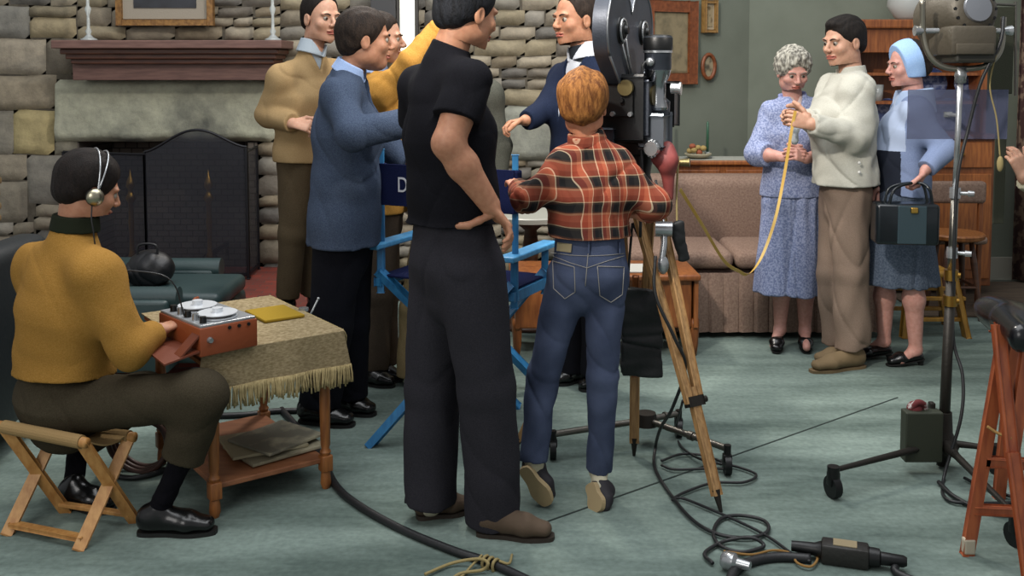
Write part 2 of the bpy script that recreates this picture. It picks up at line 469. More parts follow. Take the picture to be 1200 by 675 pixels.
    def hair(s, m, o=.008, A=(.088, .074), Bp=(.018, -.03), nape=-.055, amp=.002, f=(160, 60, 60), ears=True, curly=0, name='hair', extra=(), h=.0035, taper=.0085):
        k = s.hs
        L = [s.E(0, -.014, .038, (.076+o, .096+o, .087+o), 0), s.E(0, -.055, -.022, (.058+o*.7, .045+o*.6, .05), .03)]
        L += [s.E(*e[0], e[1], .015) for e in extra]
        ay, az = A; by, bz = Bp; dy, dz = by-ay, bz-az; ln = math.hypot(dy, dz); ny, nz = -dz/ln, dy/ln
        nw = s.hy*ny+s.hz*nz
        L.append(clip(s.hp(0, ay, az), nw))
        # lower edge rises from the nape to the ear
        L.append(clip(s.hp(0, -.06, nape), -(s.hz*.93-s.hy*.36*-1)*1.0 if False else (s.hz*-.93+s.hy*.36)))
        if ears:
            for sx in (1, -1): L.append(s.E(sx*.087, 0, -.012, (.022, .02, .032), .004, '-'))
        R = s.R; hc = npv(s.hc)
        def g(X, Y, Z, d):
            mk = np.abs(d) < .04
            P = np.stack([np.broadcast_to(q, d.shape)[mk] for q in (X, Y, Z)], 1)
            l = ((P-hc)@R.T)/k
            if curly:
                n = amp*(np.sin(curly*l[:, 0]+2*np.sin(curly*.6*l[:, 2]))*np.sin(curly*l[:, 1]+1.5*np.sin(curly*.5*l[:, 0]))*np.sin(curly*l[:, 2]+1.2*np.sin(curly*.7*l[:, 1])))
            else:
                n = amp*(np.sin(f[0]*l[:, 0]+2*np.sin(f[1]*.5*l[:, 1]))*.6+.4*np.sin(f[0]*1.7*l[:, 0]+f[2]*l[:, 2]))
            t1 = -((l[:, 1]-ay)*ny+(l[:, 2]-az)*nz); n = n + taper*np.exp(-np.maximum(t1, 0)/.014)
            t2 = (l[:, 2]-nape)*.93-(l[:, 1]+.06)*.36; n = n + taper*np.exp(-np.maximum(t2, 0)/.016)
            d = d.copy(); d[mk] += n.astype(np.float32); return d
        L.append(fn(g))
        return net_mesh(name, [(L, h, None)], [m], s.root, sm=1)
    def top(s, name, m, g=.012, m_=1.0, hem=-.08, sag=.0, sleeve=(.062, .054, .042), cuff=1.0, arms='RL', short=None, folds=(.003, (30, 30, 16)), rib=None, neck='crew', cuts=(), h=None, belly=0., extra=(), sd=1.0, sside=None, parent=None, matfn=None, cr=1.3):
        b = s.bs; J = s.J
        L = s.torso(g=g, m=m_, hem=hem, sag=sag, belly=belly)
        L.append(rc(lerp(s.nb, s.sm, .3), lerp(s.nb, s.nk, .1), .058*b+g*.7, .055*b+g*.5, .03))
        for q in arms:
            sh, e, w = J['sh'+q], J['el'+q], J['wr'+q]
            if short: L.append(ec(sh, lerp(sh, e, short), (sleeve[0]*b, sleeve[0]*b), (sleeve[1]*b, sleeve[1]*b*1.06), s.front, .035, fb=True))
            else:
                L.append(rc(sh-s.up*.012*b+(s.sm-sh)*.06, e, sleeve[0]*b*.93, sleeve[1]*b, .06))
                we = lerp(e, w, cuff)
                L.append(ec(e, we, (sleeve[1]*b, sleeve[1]*b), (sleeve[2]*b, sleeve[2]*b), s.front, .02, fb=True))
        L += list(extra)
        if folds: L.append(fold(folds[0], folds[1], sd, cr=cr))
        if hem < .3: L.append(clip(s.hm+(s.sm-s.hm)*hem+s.up*.005, -s.up))
        # neck hole
        if neck == 'crew':
            up = (s.nk-s.nb).normalized(); L.append(fn(lambda X, Y, Z, d, p=npv(lerp(s.nb, s.nk, .24)), n=npv(up), c=npv(s.nk): np.where((X-c[0])**2+(Y-c[1])**2+(Z-c[2])**2 < .0256, np.maximum(d, n[0]*(X-p[0])+n[1]*(Y-p[1])+n[2]*(Z-p[2])), d)))
        L += list(cuts)
        return net_mesh(name, [(L, h or s.h, None)], m if isinstance(m, list) else [m], parent or s.root, matfn, sm=1)
    def vcut(s, top_w=.055, depth=.17, at=.03):
        """V opening at the front of the neck: removes a wedge"""
        o = npv(s.nb+s.up*at); up = npv(s.up); sd = npv(s.sS); fr = npv(s.front)
        def g(X, Y, Z, d):
            x = X-o[0]; y = Y-o[1]; z = Z-o[2]
            u = -(x*up[0]+y*up[1]+z*up[2]); v = np.abs(x*sd[0]+y*sd[1]+z*sd[2]); w = x*fr[0]+y*fr[1]+z*fr[2]
            e = np.maximum(np.maximum(v-top_w*(1-np.maximum(u, -.06)/depth), u-depth), np.maximum(-(w-.0), np.maximum(w-.22, -u-.1)))
            return np.maximum(d, -e)
        return fn(g)
    def band(s, name, m, a, b_, r, t=.0, side=None, h=.0035, flat=True, k=0, cuts=(), parent=None):
        return net_mesh(name, [([ec(a, b_, r, r, side or s.sS, k, fa=flat, fb=flat)]+list(cuts), h, None)], [m], parent or s.root)
    def collar(s, m, name='collar', g=.012, lo=.12, hi=.62, gap=.02, spread=.5, front=None):
        up = (s.nk-s.nb).normalized(); a = lerp(s.nb, s.nk, lo); b_ = lerp(s.nb, s.nk, hi); r = .058*s.bs+g
        cuts = []
        if gap:
            o = npv(b_); fr, sdn, u_ = npv(s.front), npv(s.sS), npv(up)
            def gg(X, Y, Z, d):
                x = X-o[0]; y = Y-o[1]; z = Z-o[2]
                v = np.abs(x*sdn[0]+y*sdn[1]+z*sdn[2]); w = x*fr[0]+y*fr[1]+z*fr[2]; u = x*u_[0]+y*u_[1]+z*u_[2]
                return np.maximum(d, -np.maximum(v-(gap+spread*(u+.05)), -w))
            cuts = [fn(gg)]
        return net_mesh(name, [([ec(a, b_, (r+.008, r+.008), (r, r), s.sS, 0, fa=True, fb=True)]+cuts, .0035, None)], [m], s.root)
    def trousers(s, m, name='trousers', waist=.28, g=0., kn=(.07, .075), hem=(.062, .078), th=(.092, .102), folds=(.003, (24, 24, 9)), over=.0, sd=2.0, h=None, legs='RL', seat=(.168, .118), kb=.0, name_='', extra=(), cuts=(), m2=None, kk=.02):
        b = s.bs; J = s.J
        P = lambda t, f=0.: s.hm+(s.sm-s.hm)*t+s.front*f
        L = [ec(P(waist), P(.05), (.15*b+g, .108*b+g), (seat[0]*b+g, seat[1]*b+g), s.sH, 0, fa=True), ec(P(.05), P(-.12), (seat[0]*b+g, seat[1]*b+g), (.14*b+g, .11*b+g), s.sH, .02)]
        for q in legs:
            hp, kn_, an = J['hip'+q], J['kn'+q], J['an'+q]
            hpo = lerp(hp, s.hm, .1)
            fwd = J['toe'+q]-J['an'+q]; fwd.z = 0
            sv = fwd.cross(V((0, 0, 1))) if fwd.length > .01 else s.sH
            L.append(ec(hpo, kn_, (th[0]*b+g, th[1]*b+g), (kn[0]*b+g, kn[1]*b+g), s.sH, .02))
            L.append(ec(kn_, an, (kn[0]*b+g, kn[1]*b+g), (hem[0]*b+g, hem[1]*b+g), sv, kk, fb=True))
        L += list(extra)
        if folds: L.append(fold(folds[0], folds[1], sd))
        L += list(cuts)
        return net_mesh(name, [(L, h or s.h, None)], [m], s.root, sm=1)
    def skirt(s, m, zhem, top=.25, r0=(.15, .115), r1=(.21, .17), folds=(.006, (40, 40, 2)), name='skirt', c=None):
        b = s.bs; P = lambda t: s.hm+(s.sm-s.hm)*t
        bot = V(c) if c is not None else V(((s.J['knR'].x+s.J['knL'].x)/2, (s.J['knR'].y+s.J['knL'].y)/2, zhem))
        L = [ec(P(top), P(0), (r0[0], r0[1]), (.18*b, .14*b), s.sH, 0, fa=True), ec(P(0), bot, (.18*b, .14*b), r1, s.sH, .03, fb=True)]
        L.append(fold(folds[0], folds[1], 3.0))
        return net_mesh(name, [(L, s.h, None)], [m], s.root, sm=1)
    def shoe(s, q, m, msole, heel=None, toe=None, up=(0, 0, 1), sc=1.0, heelh=0., hi=1.0, sock=None, sockr=.036, solet=.014, name='shoe', low=False, kneeside=None):
        J = s.J; b = s.bs*sc; an = J['an'+q]
        toe = V(toe) if toe is not None else J['toe'+q]
        if heel is None:
            heel = V((an.x, an.y, toe.z)); fw = (toe-heel).normalized(); heel = heel-fw*.05*b
        heel = V(heel); f = (toe-heel); ln = f.length; f.normalize(); u = V(up); u = (u-f*u.dot(f)).normalized(); sd = f.cross(u)
        R = np.array([sd, f, u], dtype=np.float32)
        p = lambda x, y, z: heel+sd*x*b+f*y*ln+u*z*b
        t = solet/b
        hh = .02 if low else .04
        L = [ec(p(0, .13, hh+t), p(0, .62, .028+t), (.034*b, hh*b+.004), (.045*b, .03*b), sd, 0),
             ec(p(0, .62, .026+t), p(0, .86, .018+t), (.045*b, .03*b), (.034*b, .022*b), sd, .02)]
        if not low: L += [rc(p(0, .2, .04+t), p(0, .27, .07*hi+t), .034*b, .033*b, .02), rc(p(0, .35, .05+t), p(0, .6, .04+t), .026*b, .02*b, .02)]
        L.append(clip(p(0, 0, t), -u))
        so = net_mesh(name, [(L, .004, None)], [m], s.root, sm=1)
        # sole
        bm = B(); out = []
        for k in range(28):
            a = 2*PI*k/28; y = .5-.5*math.cos(a)*1.0; w = (.036+.012*math.exp(-((y-.68)/.22)**2)-.004)*math.sin(a)
            edge = (1-abs(2*y-1)**4)**.25 if abs(2*y-1) < 1 else 0
            out.append(p(math.copysign(1, math.sin(a))*edge*(.031+.0105*math.exp(-((y-.68)/.2)**2)-.004*math.exp(-((y-.35)/.15)**2)), y*.97+.01, 0) if 0 < k < 28 and k != 14 else p(0, y*.97+.01, 0))
        prism(bm, out, u*solet)
        if heelh:
            cyl(bm, p(0, .1, -heelh/b), p(0, .12, .01), .013*b, .026*b, 14)
        obj('sole', bm, msole, so)
        if sock is not None:
            sm_, top = sock
            net_mesh('sock', [([rc(p(0, .22, .05), an, .034*b, .036*b, .02), rc(an, top, .036*b, sockr*b*1.15, .02), fold(.0015, (90, 90, 60), 1.)], .004, None)], [sm_], s.root)
        return so
# ---------------------------------------------------------------- materials for the set
WOOD = lambda name, a, b, s=(1.5, 1.5, 14), r=.45, ns=5: mat(name, a, rough=r, col2=b, nscale=ns, stretch=s, bump=.1, bscale=30, detail=6)
W_ORG = WOOD('wood_orange', '#7a4420', '#9a5d2c', (14, 14, 1.5)); W_MAP = WOOD('wood_honey', '#74441f', '#965f2f', (12, 12, 1.5), .5)
W_RED = WOOD('wood_red', '#5c2f1a', '#7a4224', (1.5, 14, 14)); W_CHERRY = WOOD('wood_cherry', '#6b3a1c', '#8a5128', (14, 14, 1.5))
W_TRI = WOOD('wood_tripod', '#8a6842', '#ab8658', (20, 20, 2), .5); W_MANT = WOOD('wood_mantel', '#5b4039', '#6f5148', (1.5, 12, 12), .6)
W_SEAT = WOOD('wood_pine', '#a2703a', '#b98a50', (12, 12, 2), .5)
W_FOLD = WOOD('wood_vermilion', '#85432a', '#9f5633', (12, 12, 2), .4)
CHROME = mat('chrome', '#b9bbbd', rough=.25, metal=.75, col2='#8d9092', nscale=12); STEEL = mat('worn_steel', '#6d6a64', rough=.4, metal=1, bump=.2)
BLKM = mat('black_metal', '#101112', rough=.4, metal=.3, bump=.1, bscale=80); DKMET = mat('dark_bronze_metal', '#2d2a26', rough=.5, metal=.6, bump=.3, bscale=60)
CAMG = mat('camera_grey', '#33373f', rough=.42, metal=.5, col2='#3d424b', nscale=10, bump=.15, bscale=150)
BRASS = mat('brass', '#a07c3c', rough=.35, metal=1); RUBBER = mat('cable_rubber', '#131416', rough=.5, bump=.2)
# floor ------------------------------------------------------------
def floor_mat():
    m = bpy.data.materials.new('carpet_green'); m.use_nodes = True; N = NT(m); b = N.n['Principled BSDF']
    b.inputs['Roughness'].default_value = .93; b.inputs['Specular IOR Level'].default_value = .15
    tc = N.new('ShaderNodeTexCoord')
    n1 = N.new('ShaderNodeTexNoise'); n1.inputs['Scale'].default_value = 1.3; n1.inputs['Detail'].default_value = 6; n1.inputs['Roughness'].default_value = .65
    n2 = N.new('ShaderNodeTexNoise'); n2.inputs['Scale'].default_value = 45; n2.inputs['Detail'].default_value = 4
    mp = N.new('ShaderNodeMapping'); mp.inputs['Scale'].default_value = (.5, 2.2, 1); N.link(tc.outputs['Object'], mp.inputs['Vector'])
    N.link(mp.outputs[0], n1.inputs['Vector']); N.link(tc.outputs['Object'], n2.inputs['Vector'])
    cr = N.new('ShaderNodeValToRGB'); e = cr.color_ramp.elements
    e[0].position = .36; e[0].color = (*lin('#4d5a55'), 1); e[1].position = .62; e[1].color = (*lin('#77867f'), 1)
    N.link(n1.outputs['Fac'], cr.inputs['Fac'])
    mx = N.new('ShaderNodeMix', data_type='RGBA', blend_type='OVERLAY'); mx.inputs[0].default_value = .35
    N.link(cr.outputs[0], mx.inputs[6]); N.link(n2.outputs['Fac'], mx.inputs[7]); N.link(mx.outputs[2], b.inputs['Base Color'])
    bp = N.new('ShaderNodeBump'); bp.inputs['Strength'].default_value = .5; bp.inputs['Distance'].default_value = .004
    N.link(n2.outputs['Fac'], bp.inputs['Height']); N.link(bp.outputs[0], b.inputs['Normal'])
    return m
bm = B(); bb(bm, -5.2, 5.6, -.6, 7.6, -.08, 0)
FL = struct('floor', bm, floor_mat())
# carpet seam
SEAMM = mat('seam_dark', '#1f2a27', rough=.95)
bm = B(); a, b_ = G(640, 612), G(1052, 466); beam(bm, a+V((0, 0, .0005)), b_+V((0, 0, .0005)), .007, .003, bev=0)
struct('trim_1', bm, SEAMM)
# walls ------------------------------------------------------------
YS = 6.6
def stone_mat():
    m = bpy.data.materials.new('field_stone'); m.use_nodes = True; N = NT(m); b = N.n['Principled BSDF']
    b.inputs['Roughness'].default_value = .9; b.inputs['Specular IOR Level'].default_value = .2
    at = N.new('ShaderNodeAttribute'); at.attribute_name = 'tone'
    tc = N.new('ShaderNodeTexCoord'); n1 = N.new('ShaderNodeTexNoise'); n1.inputs['Scale'].default_value = 14; n1.inputs['Detail'].default_value = 8; n1.inputs['Roughness'].default_value = .7
    N.link(tc.outputs['Object'], n1.inputs['Vector'])
    cr = N.new('ShaderNodeValToRGB'); e = cr.color_ramp.elements; e[0].position = .25; e[0].color = (.62, .6, .6, 1); e[1].position = .75; e[1].color = (1.25, 1.2, 1.12, 1)
    N.link(n1.outputs['Fac'], cr.inputs['Fac'])
    mx = N.new('ShaderNodeMix', data_type='RGBA', blend_type='MULTIPLY'); mx.inputs[0].default_value = .8
    N.link(at.outputs['Color'], mx.inputs[6]); N.link(cr.outputs[0], mx.inputs[7]); N.link(mx.outputs[2], b.inputs['Base Color'])
    bp = N.new('ShaderNodeBump'); bp.inputs['Strength'].default_value = .7; bp.inputs['Distance'].default_value = .012
    N.link(n1.outputs['Fac'], bp.inputs['Height']); N.link(bp.outputs[0], b.inputs['Normal'])
    return m
STONE = stone_mat()
def sooty(c1, c2):
    m = STONE.copy(); m.name = 'lintel_stone'; N = NT(m); b = N.n['Principled BSDF']; src = b.inputs['Base Color'].links[0].from_socket
    tc = N.new('ShaderNodeTexCoord'); n1 = N.new('ShaderNodeTexNoise'); n1.inputs['Scale'].default_value = 5; n1.inputs['Detail'].default_value = 5; N.link(tc.outputs['Object'], n1.inputs['Vector'])
    acc = None
    for c, r in ((c1, .42), (c2, .25)):
        mp = N.new('ShaderNodeMapping'); mp.vector_type = 'POINT'; mp.inputs['Location'].default_value = (-c.x/r, -c.y/r, -c.z/r*1.0); mp.inputs['Scale'].default_value = (1/r, 1/r, 1/r)
        ln = N.new('ShaderNodeVectorMath', operation='LENGTH'); N.link(tc.outputs['Object'], mp.inputs[0]); N.link(mp.outputs[0], ln.inputs[0])
        s1 = N.new('ShaderNodeMath', operation='SUBTRACT'); s1.inputs[0].default_value = 1.15; N.link(ln.outputs['Value'], s1.inputs[1]); s1.use_clamp = True
        if acc is None: acc = s1.outputs[0]
        else:
            mx_ = N.new('ShaderNodeMath', operation='MAXIMUM'); N.link(acc, mx_.inputs[0]); N.link(s1.outputs[0], mx_.inputs[1]); acc = mx_.outputs[0]
    ml = N.new('ShaderNodeMath', operation='MULTIPLY'); N.link(acc, ml.inputs[0]); N.link(n1.outputs['Fac'], ml.inputs[1])
    cr = N.new('ShaderNodeValToRGB'); e = cr.color_ramp.elements; e[0].position = .22; e[0].color = (1, 1, 1, 1); e[1].position = .5; e[1].color = (.2, .21, .26, 1); N.link(ml.outputs[0], cr.inputs['Fac'])
    mx = N.new('ShaderNodeMix', data_type='RGBA', blend_type='MULTIPLY'); mx.inputs[0].default_value = .9; N.link(src, mx.inputs[6]); N.link(cr.outputs[0], mx.inputs[7]); N.link(mx.outputs[2], b.inputs['Base Color'])
    return m
def stone_wall():
    bm = B(); cl = bm.loops.layers.float_color.new('tone'); rg = random.Random(5)
    pal = ['#7c7567', '#878072', '#6e6961', '#8e8778', '#63615d', '#7e7b73', '#776e5e', '#89816d']
    xr = W(704, 100, YS).x
    fx0, fx1 = W(84, 250, YS).x, W(303, 250, YS).x; fz = W(200, 166, YS).z; lz = W(200, 92, YS).z
    L0, L1 = W(60, 120, YS).x, W(330, 120, YS).x
    def stone(x0, x1, z0, z1, tone=None, dep=None):
        nonlocal bm, cl
        g = .0025; x0 += g; x1 -= g; z0 += g; z1 -= g
        if x1-x0 < .02 or z1-z0 < .02: return
        nx = max(4, int((x1-x0)/.035)); nz = max(4, int((z1-z0)/.03)); dep = dep or rg.uniform(.02, .038); tone = lin(tone or rg.choice(pal)); k = rg.uniform(.85, 1.12)
        ph = rg.uniform(0, 20); grid = []
        for i in range(nx+1):
            row = []
            for j in range(nz+1):
                u, v = i/nx, j/nz
                ed = min(min(u, 1-u)*(x1-x0), min(v, 1-v)*(z1-z0)); e = min(1, ed/.010); prof = math.sqrt(1-(1-e)**2)
                x = x0+(x1-x0)*u; z = z0+(z1-z0)*v
                wob = .006*math.sin(9*z+ph)+.005*math.sin(23*x+ph*2)
                d = dep*prof + prof*(.008*math.sin(17*x+ph)*math.sin(21*z+ph*1.3)+.004*math.sin(47*x+33*z+ph))
                row.append(bm.verts.new((x+wob*(1 if 0 < i < nx else .8), YS-d, z+.005*math.sin(14*x+ph))))
            grid.append(row)
        for i in range(nx):
            for j in range(nz):
                f = bm.faces.new((grid[i][j], grid[i+1][j], grid[i+1][j+1], grid[i][j+1])); f.smooth = True
                for l in f.loops: l[cl] = (tone[0]*k, tone[1]*k, tone[2]*k, 1)
    def split(x0, x1, z0, z1, mw, mh):
        w, h = x1-x0, z1-z0
        if h > mh*rg.uniform(.75, 1.25) and h > .12:
            c = z0+h*rg.uniform(.35, .65); split(x0, x1, z0, c, mw, mh); split(x0, x1, c, z1, mw, mh)
        elif w > mw*rg.uniform(.7, 1.3) and w > .16 or w > h*4.2:
            c = x0+w*rg.uniform(.35, .65); split(x0, c, z0, z1, mw, mh); split(c, x1, z0, z1, mw, mh)
        else: stone(x0, x1, z0, z1)
    top = 3.1
    # left part: large stones placed as in the masonry beside the fireplace
    wl = lambda px, py: W(px, py, YS-.05)
    def S(x0, y0, x1, y1, tone=None): a = wl(x0, y1); b = wl(x1, y0); stone(a.x, b.x, a.z, b.z, tone)
    S(-60, 45, 50, 88, '#8d8678'); S(-60, 88, 62, 129, '#857d6d'); S(-60, 129, 12, 182, '#7d7a70'); S(12, 129, 60, 182, '#9c916c'); S(50, 45, 86, 88, '#6d675c'); S(60, 164, 86, 182, '#8d8a7c')
    S(-60, 182, 28, 213, '#7d776a'); S(28, 182, 84, 240, '#75736c'); S(-60, 213, 28, 262, '#7f7a6e'); S(-60, 6, 30, 45, '#7b7a74'); S(30, 20, 86, 45, '#8a8068'); S(30, 6, 86, 20, '#77705f')
    a = wl(-60, 262); b = wl(84, 240)
    split(wl(-60, 0).x, wl(-30, 0).x-.0, wl(0, 262).z, wl(0, 6).z, .3, .2)
    split(-5.0, wl(-60, 0).x, 0, top, .5, .24)
    split(wl(-60, 0).x, wl(28, 0).x, 0, wl(0, 262).z, .4, .18); split(wl(28, 0).x, fx0, 0, wl(0, 240).z, .3, .18)
    z6 = wl(0, 6).z; z45 = wl(0, 47).z
    split(wl(-60, 0).x, wl(86, 0).x, z6, top, .42, .15); split(wl(86, 0).x, L1, z45, top, .4, .13)
    # lintel
    bm_main = bm; bm = B(); bm.loops.layers.float_color.new('tone'); cl = bm.loops.layers.float_color['tone']
    stone(L0+.02, L1-.03, fz, lz, '#a3a594', .07)
    me = bpy.data.meshes.new('trim_5'); bm.to_mesh(me); bm.free(); me.shade_smooth(); lo_ = link_mesh('trim_5', me, sooty(W(235, 150, YS), W(160, 165, YS))); lo_['kind'] = 'structure'
    bm = bm_main; cl = bm.loops.layers.float_color['tone']
    # right jamb and the rest
    split(fx1, L1, 0, fz, .3, .2)
    split(L1, xr, lz, top, .38, .125)
    split(L1, W(588, 0, YS).x, 0, lz, .36, .14)
    zc = W(0, 124, YS).z; split(W(588, 0, YS).x, xr, zc, lz, .36, .14) if zc < lz else None
    zb = W(0, 188, YS).z; stone(W(588, 0, YS).x, W(690, 0, YS).x, zb, min(zc, lz), '#7c7f77', .05)
    split(W(690, 0, YS).x, xr, zb, min(zc, lz), .3, .14)
    split(W(588, 0, YS).x, xr, 0, zb, .34, .11)
    me = bpy.data.meshes.new('wall_back'); bm.to_mesh(me); bm.free()
    o = link_mesh('wall_back', me, STONE); o['kind'] = 'structure'
    # mortar bed and firebox, behind the stones
    bm = B(); bb(bm, -5.0, fx0, YS+.0, YS+.3, 0, top); bb(bm, fx1, xr, YS+.0, YS+.3, 0, top); bb(bm, fx0, fx1, YS+.0, YS+.3, fz, top)
    struct('trim_2', bm, mat('mortar', '#453f35', rough=.95, col2='#544e43', nscale=30, bump=.5))
    bm = B(); bb(bm, fx0-.02, fx0+.06, YS, YS+.62, 0, fz+.1); bb(bm, fx1-.06, fx1+.02, YS, YS+.62, 0, fz+.1); bb(bm, fx0, fx1, YS+.55, YS+.64, 0, fz+.1); bb(bm, fx0, fx1, YS+.3, YS+.64, fz+.02, fz+.1)
    m = bpy.data.materials.new('firebrick'); m.use_nodes = True; N = NT(m); b = N.n['Principled BSDF']; b.inputs['Roughness'].default_value = .95
    tc = N.new('ShaderNodeTexCoord'); mp = N.new('ShaderNodeMapping'); mp.inputs['Rotation'].default_value = (PI/2, 0, 0); br = N.new('ShaderNodeTexBrick'); br.inputs['Scale'].default_value = 6
    br.inputs['Color1'].default_value = (*lin('#5a534e'), 1); br.inputs['Color2'].default_value = (*lin('#6b645c'), 1); br.inputs['Mortar'].default_value = (*lin('#1a1817'), 1)
    N.link(tc.outputs['Object'], mp.inputs[0]); N.link(mp.outputs[0], br.inputs['Vector']); N.link(br.outputs['Color'], b.inputs['Base Color'])
    struct('trim_3', bm, m)
    return xr, fx0, fx1, fz, lz
xr, fx0, fx1, fz, lz = stone_wall()
# green plaster walls
GRN = mat('green_plaster', '#646a5e', rough=.9, col2='#6c7266', nscale=3, bump=.2, bscale=60)
cx, cy = W(877, 100, 7.25).x, 7.25
def wall_panel(name, a, b, m, h=3.1, th=.12, side=1):
    a = V(a); b = V(b); d = (b-a).normalized(); n = V((d.y, -d.x, 0))*-1
    bm = B(); q = [a, b, b+n*th, a+n*th]; prism(bm, q, (0, 0, h)); return struct(name, bm, m)
wall_panel('wall_left', (xr, YS, 0), (cx, cy, 0), GRN)
wall_panel('wall_right', (cx, cy, 0), (5.6, cy, 0), GRN)
BASE = mat('baseboard_white', '#8e8c80', rough=.6)
bm = B(); bb(bm, cx, 5.6, cy-.025, cy, 0, .17, bev=.006); struct('baseboard_right', bm, BASE)
bm = B(); d_ = V((cx-xr, cy-YS, 0)).normalized(); n_ = V((d_.y, -d_.x, 0)); prism(bm, [V((xr, YS, 0)), V((cx, cy, 0)), V((cx, cy, 0))+n_*.02, V((xr, YS, 0))+n_*.02], (0, 0, .17)); struct('baseboard_left', bm, BASE)
# bright narrow window in the stone wall with an open dark shutter
wx0, wx1, wz0 = W(471, 60, YS).x, W(488, 60, YS).x, W(480, 62, YS-.08).z
bm = B(); bb(bm, wx0-.02, wx0, YS-.11, YS, wz0-.02, 2.9); bb(bm, wx1, wx1+.02, YS-.11, YS, wz0-.02, 2.9); bb(bm, wx0, wx1, YS-.11, YS, wz0-.02, wz0)
f = struct('window_1', bm, mat('window_frame_dark', '#3a3733', rough=.6))
bm = B(); bb(bm, wx0, wx1, YS-.095, YS-.085, wz0, 2.9)
o = obj('pane', bm, mat('bright_daylight_glass', '#d8dcd0', rough=.4, emis=('#f4f4e4', 1.6)), f)
bm = B(); bb(bm, W(438, 60, YS).x, wx0-.025, YS-.13, YS-.09, W(450, 64, YS-.1).z, 2.9, bev=.004)
o = obj('shutter', bm, mat('shutter_grey', '#3b3b3c', rough=.7), f)

# hearth ------------------------------------------------------------
HZ = .23
def brick_mat():
    m = bpy.data.materials.new('hearth_brick'); m.use_nodes = True; N = NT(m); b = N.n['Principled BSDF']; b.inputs['Roughness'].default_value = .8
    tc = N.new('ShaderNodeTexCoord'); sp = N.new('ShaderNodeSeparateXYZ'); N.link(tc.outputs['Object'], sp.inputs[0])
    ad = N.new('ShaderNodeMath', operation='ADD'); N.link(sp.outputs[1], ad.inputs[0]); N.link(sp.outputs[2], ad.inputs[1])
    cm = N.new('ShaderNodeCombineXYZ'); N.link(sp.outputs[0], cm.inputs[0]); N.link(ad.outputs[0], cm.inputs[1])
    br = N.new('ShaderNodeTexBrick'); br.inputs['Scale'].default_value = 4.5; br.inputs['Mortar Size'].default_value = .012
    br.inputs['Color1'].default_value = (*lin('#7c2f20'), 1); br.inputs['Color2'].default_value = (*lin('#5a281f'), 1); br.inputs['Mortar'].default_value = (*lin('#4d3a34'), 1)
    N.link(cm.outputs[0], br.inputs['Vector']); N.link(br.outputs['Color'], b.inputs['Base Color'])
    bp = N.new('ShaderNodeBump'); bp.inputs['Strength'].default_value = .4; bp.inputs['Distance'].default_value = .01; N.link(br.outputs['Fac'], bp.inputs['Height']); bp.invert = True; N.link(bp.outputs[0], b.inputs['Normal'])
    return m
bm = B(); bb(bm, fx0-.25, W(398, 330, 5.3).x, 5.02, YS-.005, 0, HZ, bev=.012)
struct('trim_4', bm, brick_mat())
# mantel
t = thing('mantel_shelf', 'dark wooden mantel shelf with moulded edge above the fireplace', 'mantel', ((L_ := (W(62, 60, 6.25).x+W(330, 60, 6.25).x)/2), 6.5, W(200, 94, 6.35).z))
m0, m1 = W(62, 60, 6.25).x, W(331, 60, 6.25).x
zt, zb_ = W(200, 47, 6.22).z, W(200, 94, 6.38).z
bm = B(); bb(bm, m0, m1, 6.22, YS-.02, zt-.05, zt, bev=.006); obj('shelf_board', bm, W_MANT, t)
bm = B()
for k in range(3): bb(bm, m0+.03+.02*k, m1-.03-.02*k, 6.27+.03*k, YS-.03, zt-.085-.03*k, zt-.05-.03*k, bev=.008)
obj('moulding', bm, WOOD('wood_mantel_brown', '#43251a', '#5a3524', (1.5, 12, 12), .5), t)
bm = B(); bb(bm, m0+.06, m1-.06, 6.38, YS-.03, zb_, zt-.14, bev=.004); obj('fascia', bm, W_MANT, t)
# candlestick of glass on the mantel
bm = B(); c = W(104, 46, 6.42); c.z = zt
lathe(bm, c, (0, 0, 1), [(0, .05), (.01, .052), (.02, .03), (.04, .012), (.06, .02), (.08, .01), (.16, .009), (.2, .02), (.22, .01), (.34, .009), (.37, .03), (.39, .036), (.4, .012), (.52, .011)])
solo('candlestick', bm, mat('clear_glass', '#dfe5e3', rough=.08, trans=.6, spec=.6), 'tall glass candlestick at the left end of the mantel shelf', 'candlestick', 'candlesticks on the mantel', smooth=True)
c = W(320, 46, 6.42); c.z = zt; bm = B()
lathe(bm, c, (0, 0, 1), [(0, .05), (.01, .052), (.02, .03), (.04, .012), (.06, .02), (.08, .01), (.16, .009), (.2, .02), (.22, .01), (.3, .009), (.33, .03), (.37, .036), (.38, .012), (.5, .011)])
solo('candlestick', bm, mat('clear_glass', '#dfe5e3', rough=.08, trans=.6, spec=.6), 'tall glass candlestick at the right end of the mantel shelf', 'candlestick', 'candlesticks on the mantel', smooth=True)
